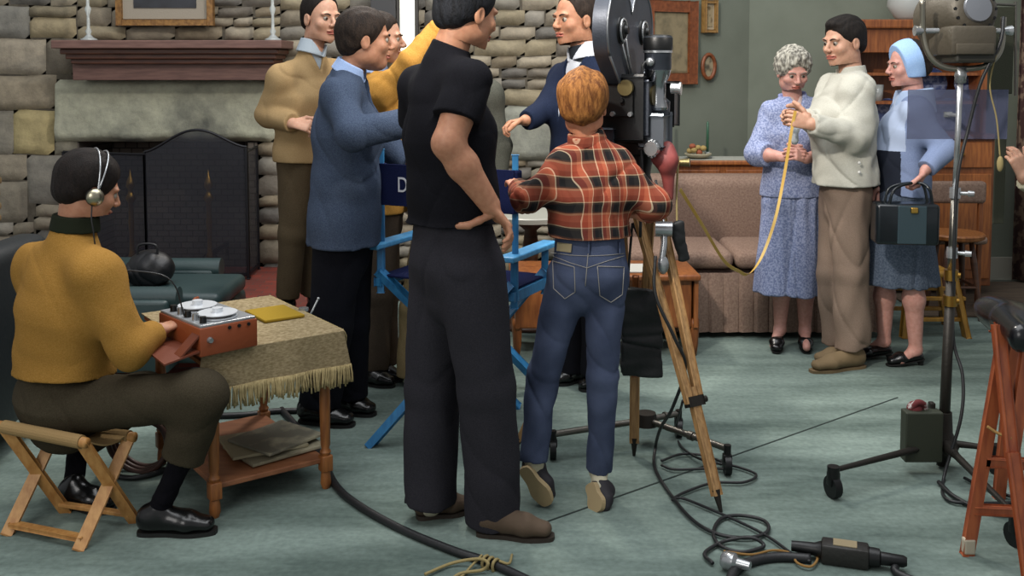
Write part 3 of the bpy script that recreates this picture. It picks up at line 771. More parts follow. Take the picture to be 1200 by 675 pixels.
# picture above the mantel
def picture(name, label, a, b, yv, fw, fm, mm, art, matw=.05, th=.03, n=None, ax=None):
    """a,b lower-left / upper-right world points on the wall plane; ax = direction along the wall"""
    a = V(a); b = V(b); ax = V(ax or (1, 0, 0)).normalized(); nn = V((ax.y, -ax.x, 0)); w = (b-a).dot(ax); h = b.z-a.z; c = a+ax*w/2+V((0, 0, h/2))
    t = thing(name, label, 'picture', V((c.x, c.y, a.z)))
    up = V((0, 0, 1)); bm = B()
    for s_ in (-1, 1):
        box(bm, c+ax*s_*(w/2-fw/2)+nn*th/2, (fw, th, h), ax=(ax, nn, up), bev=.004); box(bm, c+up*s_*(h/2-fw/2)+nn*th/2, (w-2*fw, th*.98, fw), ax=(ax, nn, up), bev=.004)
    obj('frame', bm, fm, t)
    bm = B(); box(bm, c+nn*.008, (w-2*fw, .012, h-2*fw), ax=(ax, nn, up)); obj('mount', bm, mm, t)
    bm = B(); box(bm, c+nn*.016, (w-2*fw-2*matw, .005, h-2*fw-2*matw), ax=(ax, nn, up)); obj('print', bm, art, t)
    return t
GILT = mat('gilt_wood', '#6b4a26', rough=.4, metal=.3, col2='#8b6636', nscale=40, bump=.4)
picture('framed_picture', 'gilt framed picture with pale mount above the mantel', W(138, 30, 6.52), W(250, -60, 6.52), 0, .04, GILT, fab('mount_beige', '#8f877a'), mat('dark_print', '#1b1a1c', rough=.5, col2='#2c2f36', nscale=6), .07)
wd = V((cx-xr, cy-YS, 0)).normalized()
def onwall(px, py, off=.01):
    """point of the angled green wall seen at this pixel"""
    r = ray(px, py); nn = V((wd.y, -wd.x, 0)); o0 = V((xr, YS, 0))+nn*off
    t = (o0-V((0, 0, 0))).dot(nn)/r.dot(nn); return V((r.x*t, r.y*t, CAMZ+r.z*t))
W_FR = WOOD('wood_frame', '#5e3015', '#7b4322', (8, 8, 8), .45)
def art_mat():
    return mat('faded_print', '#7e7257', rough=.6, col2='#5b533f', nscale=14, detail=8, lo=.45, hi=.7)
picture('framed_picture', 'large wooden framed print on the green wall behind the film camera', onwall(752, 99), onwall(815, 2), 0, .075, W_FR, art_mat(), art_mat(), .01, ax=wd)
picture('framed_picture', 'small narrow framed drawing above the oval picture', onwall(822, 38), onwall(838, 1), 0, .02, WOOD('wood_frame_light', '#7a5a2f', '#8d6c3c', (8, 8, 8)), mat('paper_cream', '#9d9078', rough=.7), mat('sketch_brown', '#8f8062', rough=.7, col2='#5c4c33', nscale=30, lo=.5, hi=.62), .02, ax=wd)
# oval picture
c = onwall(829, 78); nn = V((wd.y, -wd.x, 0)); up = V((0, 0, 1))
t = thing('oval_picture', 'small oval portrait in a brown frame on the green wall', 'picture', c)
bm = B(); rings = []
for k in range(32):
    a = 2*PI*k/32; p = c+wd*math.cos(a)*.055+up*math.sin(a)*.082; o_ = (wd*math.cos(a)+up*math.sin(a)).normalized()
    rings.append([bm.verts.new(p+o_*.014*math.cos(q)+nn*(.014+.012*math.sin(q))) for q in [2*PI*i/8 for i in range(8)]])
skinrings(bm, rings, False, True); obj('frame', bm, W_FR, t, smooth=True)
bm = B(); prism(bm, [c+wd*math.cos(2*PI*k/32)*.054+up*math.sin(2*PI*k/32)*.081+nn*.004 for k in range(32)], nn*.008); obj('print', bm, mat('oval_print', '#8c8168', rough=.5, col2='#4a4436', nscale=18, lo=.45, hi=.6), t)
# curtain at the right
bm = B(); x0 = W(1189, 250, 7.1).x; n = 60; a_, b2 = [], []
for k in range(n+1):
    x = x0+.9*k/n; y = 7.1+.035*math.sin(k*.95); a_.append((x, y, .03)); b2.append((x, y, 1.45+.0))
vs = [[bm.verts.new((x, y+dy, z)) for (x, y) in [(p[0], p[1]) for p in a_]] for dy in (0, .01) for z in (.03, 2.3)]
for k in range(n):
    for (p, q) in ((0, 1), (3, 2), (1, 3), (2, 0)): bm.faces.new((vs[p][k], vs[p][k+1], vs[q][k+1], vs[q][k]))
for k in (0, n): bm.faces.new((vs[0][k], vs[1][k], vs[3][k], vs[2][k]))
solo('curtain', bm, mat('curtain_print', '#3b2320', rough=.9, col2='#6e5a4b', nscale=16, lo=.48, hi=.56), 'dark patterned curtain hanging at the right edge of the wall', 'curtain', smooth=True)
# rug
bm = B(); bb(bm, W(1060, 350, 6.5).x, 4.6, G(1130, 372).y, 7.15, 0.0, .014, bev=.004)
solo('rug', bm, mat('rug_brown', '#463a2e', rough=.95, col2='#584a3b', nscale=5, stretch=(1, 6, 1), bump=.4, bscale=120), 'brown rug lying on the floor in front of the wooden hutch', 'rug')

# fire screen and andirons ------------------------------------------
Ysn = 6.2
t = thing('fire_screen', 'black mesh folding fire screen standing on the brick hearth', 'fire screen', (W(235, 330, Ysn).x, Ysn, HZ))
MESH = mat('wire_mesh', '#191b24', rough=.6, alpha=.5); SCF = mat('black_iron', '#0e0f15', rough=.45, metal=.4)
P3 = [W(78, 300, 6.3), W(172, 300, 6.12), W(291, 300, 6.2), W(303, 300, 6.5)]
for k in range(3):
    a, b = V((P3[k].x, P3[k].y, 0)), V((P3[k+1].x, P3[k+1].y, 0)); prof = []
    z0 = W(0, 178, a.y).z; zr = W(0, 172, b.y).z if k else z0
    for i in range(25):
        u = i/24; z = z0+(zr-z0)*u
        if k == 1:
            zp = W(0, 155, a.y).z; z += (zp-z0)*(.5-.5*math.cos(2*PI*min(1, max(0, (u-.0)/1.0))))**.8
        if k == 0: z = z0
        prof.append(z)
    pl = [a.lerp(b, i/24)+V((0, 0, prof[i])) for i in range(25)]
    bm = B(); d = (b-a).normalized(); nn = V((d.y, -d.x, 0)); prism(bm, [a+V((0, 0, HZ+.03)), b+V((0, 0, HZ+.03))]+pl[::-1], nn*.003)
    obj('mesh_panel', bm, MESH, t)
    bm = B(); tube(bm, pl, .008, n=8, sm=0); beam(bm, a+V((0, 0, HZ+.005)), a+V((0, 0, prof[0])), .016, .016); beam(bm, b+V((0, 0, HZ+.005)), b+V((0, 0, prof[-1])), .016 if k != 1 else .03, .016); beam(bm, a+V((0, 0, HZ+.03)), b+V((0, 0, HZ+.03)), .014, .014)
    obj('screen_frame', bm, SCF, t)
for i, (px, lb) in enumerate(((155, 'brass andiron behind the left panel of the fire screen'), (246, 'brass andiron behind the centre panel of the fire screen'))):
    c = W(px, 300, YS-.02); c.z = HZ
    bm = B(); lathe(bm, c, (0, 0, 1), [(0, .035), (.015, .04), (.03, .02), (.06, .03), (.1, .016), (.2, .014), (.3, .02), (.33, .016), (.42, .018), (.45, .035), (.48, .02), (.5, .012), (.53, .03), (.56, .025), (.6, .008), (.64, .002)], n=20)
    t = thing('andiron', lb, 'andiron', c, 'andirons'); obj('post', bm, BRASS, t, smooth=True)
    bm = B(); beam(bm, c+V((0, 0, .08)), c+V((0, .4, .08)), .02, .02); beam(bm, c+V((0, .4, 0)), c+V((0, .4, .1)), .02, .02)
    for s_ in (-1, 1): tube(bm, [c+V((0, .01, .08)), c+V((s_*.04, -.0, .07)), c+V((s_*.07, -.01, .0))], .008, n=8)
    obj('log_rest', bm, SCF, t)
# ---------------------------------------------------------------- sofa
SOFA = mat('mauve_upholstery', '#745f54', rough=.95, col2='#8a7466', nscale=90, bump=.4, bscale=200, spec=.1)
sx0, sx1 = W(694, 300, 6.1).x, W(1003, 300, 6.0).x
syf, syb = 5.72, 6.52
t = thing('sofa', 'mauve tweed sofa with a pleated skirt standing behind the couple', 'sofa', ((sx0+sx1)/2, (syf+syb)/2, 0))
zb_ = W(820, 205, 6.3).z; zs = W(800, 283, 6.1).z; zse = W(800, 312, syf).z
bm = B(); bb(bm, sx0+.02, sx1-.02, syf+.06, syb, .1, zse-.03, bev=.02); obj('base', bm, SOFA, t, auto=40)
bm = B()
# soft back: rounded slab leaning back
n = 14
bb(bm, sx0+.02, sx1-.02, syb-.3, syb-.05, zse-.05, zb_, bev=.07, seg=5); obj('backrest', bm, SOFA, t, auto=50)
w = (sx1-sx0-.04)/2
for k in range(2):
    bm = B(); bb(bm, sx0+.02+w*k+.004, sx0+.02+w*(k+1)-.004, syf-.01, syb-.27, zse-.02, zs+.01, bev=.045, seg=5); obj('seat_cushion', bm, SOFA, t, auto=60)
for sx in (sx0-.06, sx1-.06):
    bm = B(); bb(bm, sx, sx+.14, syf+.03, syb-.02, .1, zs+.17, bev=.05, seg=5); obj('arm', bm, SOFA, t, auto=60)
def pleat(x0, x1, y, z0, z1, per=.085, amp=.022):
    bm = B(); N_ = int((x1-x0)/per*12); rows = []
    for zt_, am in ((z1, .15), (z1*.6+z0*.4, .6), (z0, 1)):
        r_ = []
        for i in range(N_+1):
            x = x0+(x1-x0)*i/N_; ph = ((x-x0)/per) % 1; s_ = min(1, ph*5) if ph < .2 else 1-(ph-.2)/.8*.7
            r_.append(bm.verts.new((x, y-amp*am*s_-.012*am, zt_)))
        rows.append(r_)
    back = [[bm.verts.new((v.co.x, y+.012, v.co.z)) for v in r_] for r_ in (rows[0], rows[-1])]
    for a, b in zip(rows[:-1], rows[1:]):
        for i in range(N_): bm.faces.new((a[i], a[i+1], b[i+1], b[i]))
    for i in range(N_):
        bm.faces.new((back[0][i], back[0][i+1], rows[0][i+1], rows[0][i])); bm.faces.new((rows[-1][i], rows[-1][i+1], back[1][i+1], back[1][i])); bm.faces.new((back[1][i], back[1][i+1], back[0][i+1], back[0][i]))
    return bm
obj('skirt', pleat(sx0-.05, sx1+.07, syf+.0, .035, zse-.04), SOFA, t)

# ---------------------------------------------------------------- coffee table (in front of the sofa)
W_CT = WOOD('wood_coffee_table', '#6e3d1c', '#8d552a', (10, 10, 1.5), .4)
a = G(612, 408); b = G(760, 428); cr_ = G(818, 402)
zt = W(790, 335, 5.25).z
d = V((1, .02, 0)).normalized(); q = V((-d.y, d.x, 0))
c0 = V((W(604, 380, 5.35).x, 5.3, 0)); ln = W(812, 380, 5.35).x-c0.x; wdh = .35
t = thing('coffee_table', 'low orange-brown wooden coffee table in front of the sofa', 'coffee table', c0+d*ln/2+q*wdh/2)
zt = .43
bm = B(); box(bm, c0+d*ln/2+q*wdh/2+V((0, 0, zt)), (ln+.06, wdh+.06, .035), ax=(d, q, (0, 0, 1)), bev=.012, seg=3); obj('tabletop', bm, W_CT, t, auto=40)
bm = B(); box(bm, c0+d*ln/2+q*wdh/2+V((0, 0, zt-.145)), (ln-.02, wdh-.02, .26), ax=(d, q, (0, 0, 1)), bev=.01); obj('apron', bm, W_CT, t)
for u in (0, 1):
    # end panel with a shaped lower edge
    bm = B(); e = c0+d*(ln*u+(.0 if u else -.0)); pts = [(.0, zt-.02), (wdh, zt-.02), (wdh, .16), (wdh-.06, .1), (wdh-.12, .16), (.12, .16), (.06, .1), (0, .16)]
    prism(bm, [e+q*x+V((0, 0, z)) for x, z in pts], d*.022); obj('end_panel', bm, W_CT, t)
    for v in (0.04, wdh-.04):
        bm = B(); cc = e+q*v+d*.01; lathe(bm, cc+V((0, 0, 0)), (0, 0, 1), [(0, .014), (.06, .022), (.16, .026), (.2, .024)], n=16); obj('leg', bm, W_CT, t, smooth=True)
# thin white slab stands in for the reflection on the tabletop
bm = B(); box(bm, W(742, 324, 5.45)*1, (.16, .22, .006), bev=.001); 
o = solo('reflection_sheet', bm, mat('reflection_white', '#b9b8b0', rough=.7), 'white sheet standing in for the reflection on the coffee table beside the boy', 'reflection')
o.location.z = zt+.0185
# end table with white top left of the sofa
c = W(612, 250, 6.0); zt2 = c.z
t = thing('side_table', 'round side table with pale top behind the blue director chair', 'side table', (c.x+.05, 6.0, 0))
cc = V((c.x+.05, 6.0, 0))
bm = B(); lathe(bm, cc+V((0, 0, zt2-.03)), (0, 0, 1), [(0, .25), (.004, .27), (.03, .272), (.036, .265)], n=40); obj('tabletop', bm, mat('pale_tabletop', '#97988f', rough=.4), t, auto=40)
bm = B(); lathe(bm, cc, (0, 0, 1), [(0, .2), (.02, .2), (.05, .06), (.1, .035), (.2, .045), (.3, .03), (.45, .05), (zt2-.1, .035), (zt2-.03, .12)], n=24); obj('pedestal', bm, WOOD('wood_dark_pedestal', '#3a2216', '#4d3020'), t, smooth=True)

# ---------------------------------------------------------------- sideboard behind the sofa
sbx0, sbx1 = W(786, 190, 6.6).x, W(893, 190, 6.6).x
zt = W(840, 188, 6.56).z
t = thing('sideboard', 'long wooden sideboard with white top runner behind the sofa', 'sideboard', ((sbx0+sbx1)/2, 6.7, 0))
bm = B(); bb(bm, sbx0, sbx1+.4, 6.57, 6.82, .1, zt-.03, bev=.006); obj('body', bm, W_ORG, t)
bm = B(); bb(bm, sbx0-.03, sbx1+.43, 6.54, 6.84, zt-.03, zt, bev=.008); obj('top_board', bm, W_ORG, t)
for k in range(3):
    bm = B(); w_ = (sbx1+.4-sbx0)/3; x = sbx0+w_*k; bb(bm, x+.02, x+w_-.02, 6.552, 6.575, zt-.26, zt-.06, bev=.006); dr = obj('drawer', bm, W_CHERRY, t)
    bm = B(); ball(bm, (x+w_/2, 6.54, zt-.16), .014); obj('knob', bm, BRASS, dr, smooth=True)
    bm = B(); bb(bm, x+.02, x+w_-.02, 6.552, 6.575, .14, zt-.3, bev=.006); obj('door', bm, W_CHERRY, t)
for x in (sbx0+.05, sbx1+.35):
    for y in (6.6, 6.79): bm = B(); lathe(bm, (x, y, 0), (0, 0, 1), [(0, .016), (.05, .022), (.1, .03)], n=12); obj('leg', bm, W_ORG, t, smooth=True)
bm = B(); bb(bm, sbx0+.01, sbx1+.3, 6.56, 6.81, zt, zt+.004); solo('table_runner', bm, fab('runner_white', '#9c9c92'), 'white cloth runner lying on the sideboard top', 'runner')
for px, h_, lb in ((829, .2, 'green taper candle standing on the sideboard, right one'), (782, .24, 'green taper candle standing on the sideboard, left one behind the camera')):
    c = W(px, 175, 6.7); c.z = zt+.004
    t = thing('candle_holder', lb, 'candle', c, 'green candles on the sideboard')
    bm = B(); lathe(bm, c, (0, 0, 1), [(0, .03), (.008, .032), (.015, .012), (.03, .014), (.04, .018)], n=16); obj('holder', bm, mat('clear_glass', '#dfe5e3', rough=.08, trans=.6, spec=.6), t, smooth=True)
    bm = B(); lathe(bm, c+V((0, 0, .03)), (0, 0, 1), [(0, .010), (h_, .008), (h_+.01, .002)], n=12); obj('candle', bm, mat('green_wax', '#2e5540', rough=.4), t, smooth=True)
c = W(818, 178, 6.66); c.z = zt+.004
t = thing('centrepiece', 'small arrangement of dried flowers between the candles on the sideboard', 'centrepiece', c)
bm = B(); lathe(bm, c, (0, 0, 1), [(0, .04), (.01, .07), (.03, .09), (.035, .085), (.02, .06)], n=20); obj('dish', bm, mat('dish_cream', '#9d957c', rough=.5), t, smooth=True)
rg = random.Random(3)
for k in range(7):
    p = c+V((rg.uniform(-.05, .05), rg.uniform(-.04, .04), .035+rg.uniform(0, .05))); bm = B(); ball(bm, p, (.022, .022, .018), u=12, v=8); obj('flower', bm, mat('flower_rust' if k % 2 else 'flower_ochre', '#8c4a30' if k % 2 else '#96804c', rough=.8, bump=.8, bscale=80), t, smooth=True)

# ---------------------------------------------------------------- hutch
hx0, hx1 = W(1003, 200, 6.8).x, W(1160, 200, 6.8).x; zh = W(1080, 22, 6.75).z; zc = W(1120, 158, 6.7).z
t = thing('hutch', 'tall reddish wooden china hutch with open shelves against the right wall', 'hutch', ((hx0+hx1)/2, 6.95, 0))
bm = B(); bb(bm, hx0, hx1, 6.74, 7.2, .07, zc-.03, bev=.006); obj('base_cabinet', bm, W_CHERRY, t)
bm = B(); bb(bm, hx0-.02, hx1+.02, 6.70, 7.2, zc-.03, zc, bev=.008); obj('counter', bm, W_CHERRY, t)
bm = B(); bb(bm, hx0, hx0+.04, 6.88, 7.2, zc, zh-.05); bb(bm, hx1-.04, hx1, 6.88, 7.2, zc, zh-.05); bb(bm, hx0, hx1, 7.17, 7.2, zc, zh-.05); bb(bm, hx0-.04, hx1+.04, 6.82, 7.21, zh-.06, zh, bev=.01); bb(bm, hx0-.01, hx1+.01, 6.86, 6.89, zh-.22, zh-.05, bev=.004)
obj('upper_case', bm, W_CHERRY, t)
for k in (1, 2): bm = B(); z = zc+(zh-.2-zc)*k/2.9; bb(bm, hx0+.04, hx1-.04, 6.9, 7.17, z, z+.02); obj('shelf', bm, W_CHERRY, t)
w_ = (hx1-hx0)/2
for i in range(2):
    x = hx0+w_*i
    bm = B(); bb(bm, x+.02, x+w_-.02, 6.722, 6.745, zc-.22, zc-.05, bev=.006); dr = obj('drawer', bm, W_ORG, t)
    bm = B(); ball(bm, (x+w_/2, 6.71, zc-.13), .014); obj('knob', bm, BRASS, dr, smooth=True)
    bm = B(); bb(bm, x+.02, x+w_-.02, 6.722, 6.745, .12, zc-.26, bev=.006); dd = obj('door', bm, W_ORG, t)
    bm = B(); bb(bm, x+.08, x+w_-.08, 6.714, 6.73, .18, zc-.32, bev=.008); obj('raised_panel', bm, W_ORG, dd)
    bm = B(); ball(bm, (x+(w_-.05 if i == 0 else .05), 6.71, zc-.5), .012); obj('knob', bm, BRASS, dd, smooth=True)
# dishes
BLUEW = mat('blue_china', '#3c4a78', rough=.25, col2='#7d86a6', nscale=26, lo=.45, hi=.55)
def plate(c, n, r, label, m, group=None):
    bm = B(); lathe(bm, c, n, [(0, r*.45), (.004, r*.5), (.006, r*.62), (.018, r), (.021, r), (.011, r*.62), (.009, .001)], n=32); return solo('plate', bm, m, label, 'plate', group, smooth=True)
z1 = zc+(zh-.2-zc)/2.9+.02
for px, z, lb in ((1090, z1, 'blue patterned plate standing on the hutch shelf, left of the lamp stand'), (1135, z1, 'blue patterned plate standing on the hutch shelf, right of the lamp stand'), (1112, zc, 'blue patterned plate leaning on the hutch counter behind the lamp stand'), (1040, zc, 'blue patterned plate leaning on the hutch counter between the couple and the headband')):
    c = W(px, 100, 7.08); c.z = z+.115; plate(c, (0, -1, .18), .11, lb, BLUEW, 'blue plates in the hutch')
for px, lb in ((1022, 'clear glass tumbler on the hutch shelf, left one'), (1030, 'clear glass tumbler on the hutch shelf, right one')):
    c = W(px, 70, 7.0); c.z = z1; bm = B(); lathe(bm, c, (0, 0, 1), [(0, .03), (.11, .036), (.11, .032), (.008, .026)], n=20); solo('drinking_glass', bm, mat('clear_glass', '#dfe5e3', rough=.08, trans=.6, spec=.6), lb, 'glass', 'glasses in the hutch', smooth=True)
c = W(1066, 20, 7.0); c.z = zh
bm = B(); lathe(bm, c, (0, 0, 1), [(0, .07), (.02, .1), (.1, .15), (.2, .14), (.3, .08), (.34, .075), (.38, .1), (.37, .09), (.3, .06)], n=28)
solo('white_pitcher', bm, mat('white_china', '#a9aba8', rough=.3), 'large white china jar on top of the hutch', 'jar', smooth=True)
# ---------------------------------------------------------------- round wooden stool right of the blue lady
c = G(1120, 352); c = V((W(1118, 300, 6.2).x, 6.2, 0)); zt = W(1118, 272, 6.2).z
t = thing('wooden_stool', 'round wooden stool with splayed legs on the rug', 'stool', c)
bm = B(); lathe(bm, c+V((0, 0, zt-.04)), (0, 0, 1), [(0, .15), (.01, .17), (.03, .175), (.04, .165)], n=32); obj('seat', bm, W_MAP, t, auto=40)
for k in range(4):
    a = PI/4+k*PI/2; bm = B(); e = V((math.cos(a), math.sin(a), 0)); p0 = c+e*.1+V((0, 0, zt-.04)); p1 = c+e*.17; lathe(bm, p1, p0-p1, [(0, .014), (.1, .018), (.2, .014), (.35, .02), ((p0-p1).length, .014)], n=14); obj('leg', bm, WOOD('wood_dark_pedestal', '#3a2216', '#4d3020'), t, smooth=True)
for k in range(4):
    a = PI/4+k*PI/2; e = V((math.cos(a), math.sin(a), 0)); e2 = V((math.cos(a+PI/2), math.sin(a+PI/2), 0)); bm = B(); cyl(bm, c+e*.145+V((0, 0, .2)), c+e2*.145+V((0, 0, .2)), .009, n=10); obj('stretcher', bm, WOOD('wood_dark_pedestal', '#3a2216', '#4d3020'), t)
# pink-topped chair behind it and yellow wooden chair
c = V((W(1108, 250, 6.5).x, 6.5, 0)); zt = W(1108, 212, 6.4).z
t = thing('dining_chair', 'wooden dining chair with mauve padded back in front of the hutch', 'chair', c)
bm = B(); bb(bm, c.x-.2, c.x+.2, 6.36, 6.42, zt-.14, zt, bev=.025, seg=4); obj('backrest', bm, SOFA, t, auto=50)
bm = B(); bb(bm, c.x-.2, c.x+.2, 6.32, 6.64, .42, .47, bev=.02); obj('seat', bm, SOFA, t, auto=50)
for sx in (-.17, .17):
    for y in (6.39, 6.62): bm = B(); beam(bm, (c.x+sx, y, .014), (c.x+sx, y, zt-.05 if y < 6.5 else .43), .03, .03, bev=.006); obj('leg', bm, W_CHERRY, t)
c = V((W(1090, 380, 5.8).x, 5.95, 0))
t = thing('ladder_stool', 'yellow wooden stool hidden behind the grey tweed skirt', 'stool', c)
YW = WOOD('wood_yellow', '#8a6220', '#a67c30', (10, 10, 2))
bm = B(); bb(bm, c.x-.18, c.x+.1, 5.72, 6.0, .34, .375, bev=.012); obj('seat', bm, YW, t)
for sx in (-.16, .15):
    for y, e in ((5.74, -.03), (5.98, .02)): bm = B(); beam(bm, (c.x+sx*1.15, y+e, 0.0), (c.x+sx*.8-.02, y, .35), .05, .028, bev=.006); obj('leg', bm, YW, t)
for z in (.1, .22):
    for y in (5.73, 5.99): bm = B(); beam(bm, (c.x-.17, y, z), (c.x+.165, y, z), .03, .02); obj('rung', bm, YW, t)

# ---------------------------------------------------------------- green leather armchair and black bag on the left
GL = leather('green_leather', '#27393a', .45, .2)
c = V((W(175, 350, 4.75).x, 4.95, 0)); za = W(185, 336, 4.72).z
t = thing('armchair', 'low dark green leather armchair behind the fringed side table', 'armchair', c)
x0, x1 = W(96, 350, 4.8).x, W(250, 350, 4.8).x
bm = B(); bb(bm, x0, x1, 4.78, 5.42, .12, .36, bev=.04, seg=4); obj('seat', bm, GL, t, auto=50)
bm = B(); 
xa = W(210, 350, 4.72).x
bb(bm, x0, xa-.03, 4.64, 4.8, .12, za-.05, bev=.02, seg=3); cyl(bm, (x0, 4.72, za-.055), (xa, 4.72, za-.055), .055, n=24); obj('arm', bm, GL, t, auto=50)
bm = B(); bb(bm, x0, xa-.03, 5.36, 5.5, .12, za-.05, bev=.02, seg=3); cyl(bm, (x0, 5.42, za-.055), (xa, 5.42, za-.055), .055, n=24); obj('arm', bm, GL, t, auto=50)
bm = B(); bb(bm, x0-.12, x0+.08, 4.66, 5.46, .2, .52, bev=.06, seg=5); obj('backrest', bm, GL, t, auto=50)
bm = B(); bb(bm, x0+.1, x1+.02, 4.84, 5.34, .36, .45, bev=.035, seg=4); obj('seat_cushion', bm, GL, t, auto=50)
for x in (x0+.04, x1-.06):
    for y in (4.7, 5.38): bm = B(); cyl(bm, (x, y, 0), (x, y, .13), .014, .02, 12); obj('leg', bm, BLKM, t)
c = V((W(176, 320, 5.05).x, 5.05, .45)); zt = W(176, 293, 5.05).z
t = thing('camera_bag', 'black leather bag sitting on the green armchair', 'bag', c)
L = [el(c+V((0, 0, (zt-.45)*.45)), (.12, .09, (zt-.45)*.58), k=0), fold(.005, (30, 30, 20), 1.), clip(c+V((0, 0, .003)), (0, 0, -1))]
net_mesh('bag_body', [(L, .006, None)], [leather('black_bag', '#0a0b0f', .5, .3)], t)
bm = B(); tube(bm, [c+V((-.05, -.03, zt-.45-.03)), c+V((-.04, -.03, zt-.45+.03)), c+V((.04, -.03, zt-.45+.03)), c+V((.05, -.03, zt-.45-.03))], .006, n=8); obj('handle', bm, leather('black_bag', '#0a0b0f', .5, .3), t, smooth=True)
# dark chair at the very left
c = V((W(-22, 400, 3.9).x, 3.95, 0))
t = thing('club_chair', 'dark leather chair at the left edge behind the seated person', 'armchair', c)
DL = leather('dark_teal_leather', '#151b1f', .5)
zt = W(0, 292, 3.9).z
bm = B(); bb(bm, c.x-.5, c.x+.1, 3.7, 4.3, .12, .42, bev=.05, seg=4); obj('seat', bm, DL, t, auto=50)
bm = B(); bb(bm, c.x-.06, c.x+.1, 3.68, 4.32, .2, zt, bev=.06, seg=4); obj('backrest', bm, DL, t, auto=50)
for x in (c.x-.45, c.x+.04):
    for y in (3.75, 4.25): bm = B(); cyl(bm, (x, y, 0), (x, y, .14), .016, .022, 12); obj('leg', bm, BLKM, t)
# potted dried stems beside the fireplace (left edge) 
c = V((W(4, 330, 6.2).x, 6.1, 0)); t = thing('plant_stand', 'dried leafy stalk standing in a pot by the stone wall at the left edge', 'plant', c)
bm = B(); lathe(bm, c, (0, 0, 1), [(0, .08), (.2, .12), (.22, .13), (.22, .11)], n=20); obj('pot', bm, mat('pot_brown', '#3c2c22', rough=.7), t, smooth=True)
bm = B(); rg = random.Random(9)
zt = W(4, 195, 6.1).z
for k in range(9):
    tp = c+V((rg.uniform(-.06, .06), rg.uniform(-.05, .05), zt-rg.uniform(0, .25))); tube(bm, [c+V((0, 0, .2)), c.lerp(tp, .6)+V((rg.uniform(-.02, .02), 0, .05)), tp], .004, n=6, sm=4)
    for j in range(5):
        q = c.lerp(tp, .55+.09*j); q.z += .05; ball(bm, q+V((rg.uniform(-.02, .02), 0, 0)), (.008, .005, .02), u=8, v=6)
obj('stalks', bm, mat('dried_stalk', '#6e5a3c', rough=.9), t, smooth=True)
# ---------------------------------------------------------------- cloth materials
SK_MED = skin_mat('skin_tan', '#a6775c', '#9a6b52'); SK_LT = skin_mat('skin_light', '#b98f78', '#ad826b'); SK_PK = skin_mat('skin_pink', '#c09084', '#b48376')
SK_BOY = skin_mat('skin_boy', '#b87d60', '#ad7256')
def hairmat(name, c, c2): return mat(name, c, rough=.65, col2=c2, nscale=30, bump=.9, bscale=130, stretch=(3, 3, .8), spec=.18)
H_BLK = hairmat('hair_black', '#120f0d', '#1f1a17'); H_DKB = hairmat('hair_dark_brown', '#120d0b', '#1d1613'); H_GRY = hairmat('hair_grey', '#55534d', '#b5b2a6')
H_RED = hairmat('hair_red', '#5b3519', '#976534'); H_BRN = hairmat('hair_brown', '#1b1410', '#2c221b'); H_SALT = hairmat('hair_dark_grey', '#0e0e10', '#1f2126')
SHOE_BK = leather('shoe_black', '#0b0b0c', .25); SOLE_BK = leather('sole_black', '#0d0c0b', .6)
SHOE_BR = leather('shoe_suede', '#4a3b2c', .85, .3); SOLE_BR = leather('sole_brown', '#2c231b', .7); SHOE_TAN = leather('shoe_tan_suede', '#66553b', .85, .3)
def Jf(Y, **k):
    out = {}
    for n, v in k.items():
        out[n] = W(v[0], v[1], Y+(v[2] if len(v) > 2 else 0))
    return out
RX = V((1, 0, 0))
ONLY = globals().get('ONLY')
def want(n): return ONLY is None or n in ONLY

# --- man in black t-shirt (foreground centre)
if want('black'):
    Y = 3.36
    J = Jf(Y, head=(547, 17, .02), neck=(527, 60, 0), shR=(551, 96, -.15), shL=(492, 102, .14), elR=(525, 168, -.22), wrR=(574, 240, -.17), elL=(490, 170, .3), wrL=(540, 220, .34),
           hipR=(553, 318, -.07), hipL=(516, 318, .08), knR=(570, 455, -.06), knL=(506, 455, .08), anR=(578, 612, -.04), anL=(504, 590, .05))
    J['toeR'] = G(650, 630); J['toeL'] = G(549, 598)
    p = Person(J, 'person in a black t-shirt and charcoal trousers, back turned, hand on hip', G(560, 615), (.78, .6, -.2), hs=1.04, bs=1.04, skin=SK_MED, h=.005)
    p.armr = (.058, .047, .032)
    p.build_body(hands=[dict(q='R', d=(.62, .0, -.75), n=(-.74, -.25, -.6), curl=.62, spread=.25, tdirs=[(-.8, -.25, -.35), (-.9, -.1, -.4), (-.95, 0, -.05)])], hh=.003, hmain=.0045)
    p.eyes(brow='#1a1411')
    p.hair(H_SALT, o=.011, A=(.086, .078), Bp=(.03, -.02), nape=-.072)
    CHA = fab('charcoal_wool', '#27262b', '#2e2d32')
    p.trousers(CHA, waist=.30, kn=(.088, .092), hem=(.074, .092), th=(.104, .112), seat=(.172, .128), folds=(.0045, (20, 22, 8)))
    TEE = fab('black_knit', '#0e0e12', '#131318', b=.25)
    p.top('t_shirt', TEE, g=.016, hem=.27, short=.62, sleeve=(.072, .073, 0), folds=(.0035, (22, 24, 12)), sag=-.004, cuts=[])
    p.shoe('R', SHOE_BR, SOLE_BR, heel=G(557, 626), toe=G(652, 632), sock=(fab('white_sock', '#b9b39c'), lerp(J['anR'], J['knR'], .1)))
    p.shoe('L', SHOE_BR, SOLE_BR, heel=G(487, 608), toe=G(552, 598), sock=(fab('white_sock', '#b9b39c'), lerp(J['anL'], J['knL'], .1)))

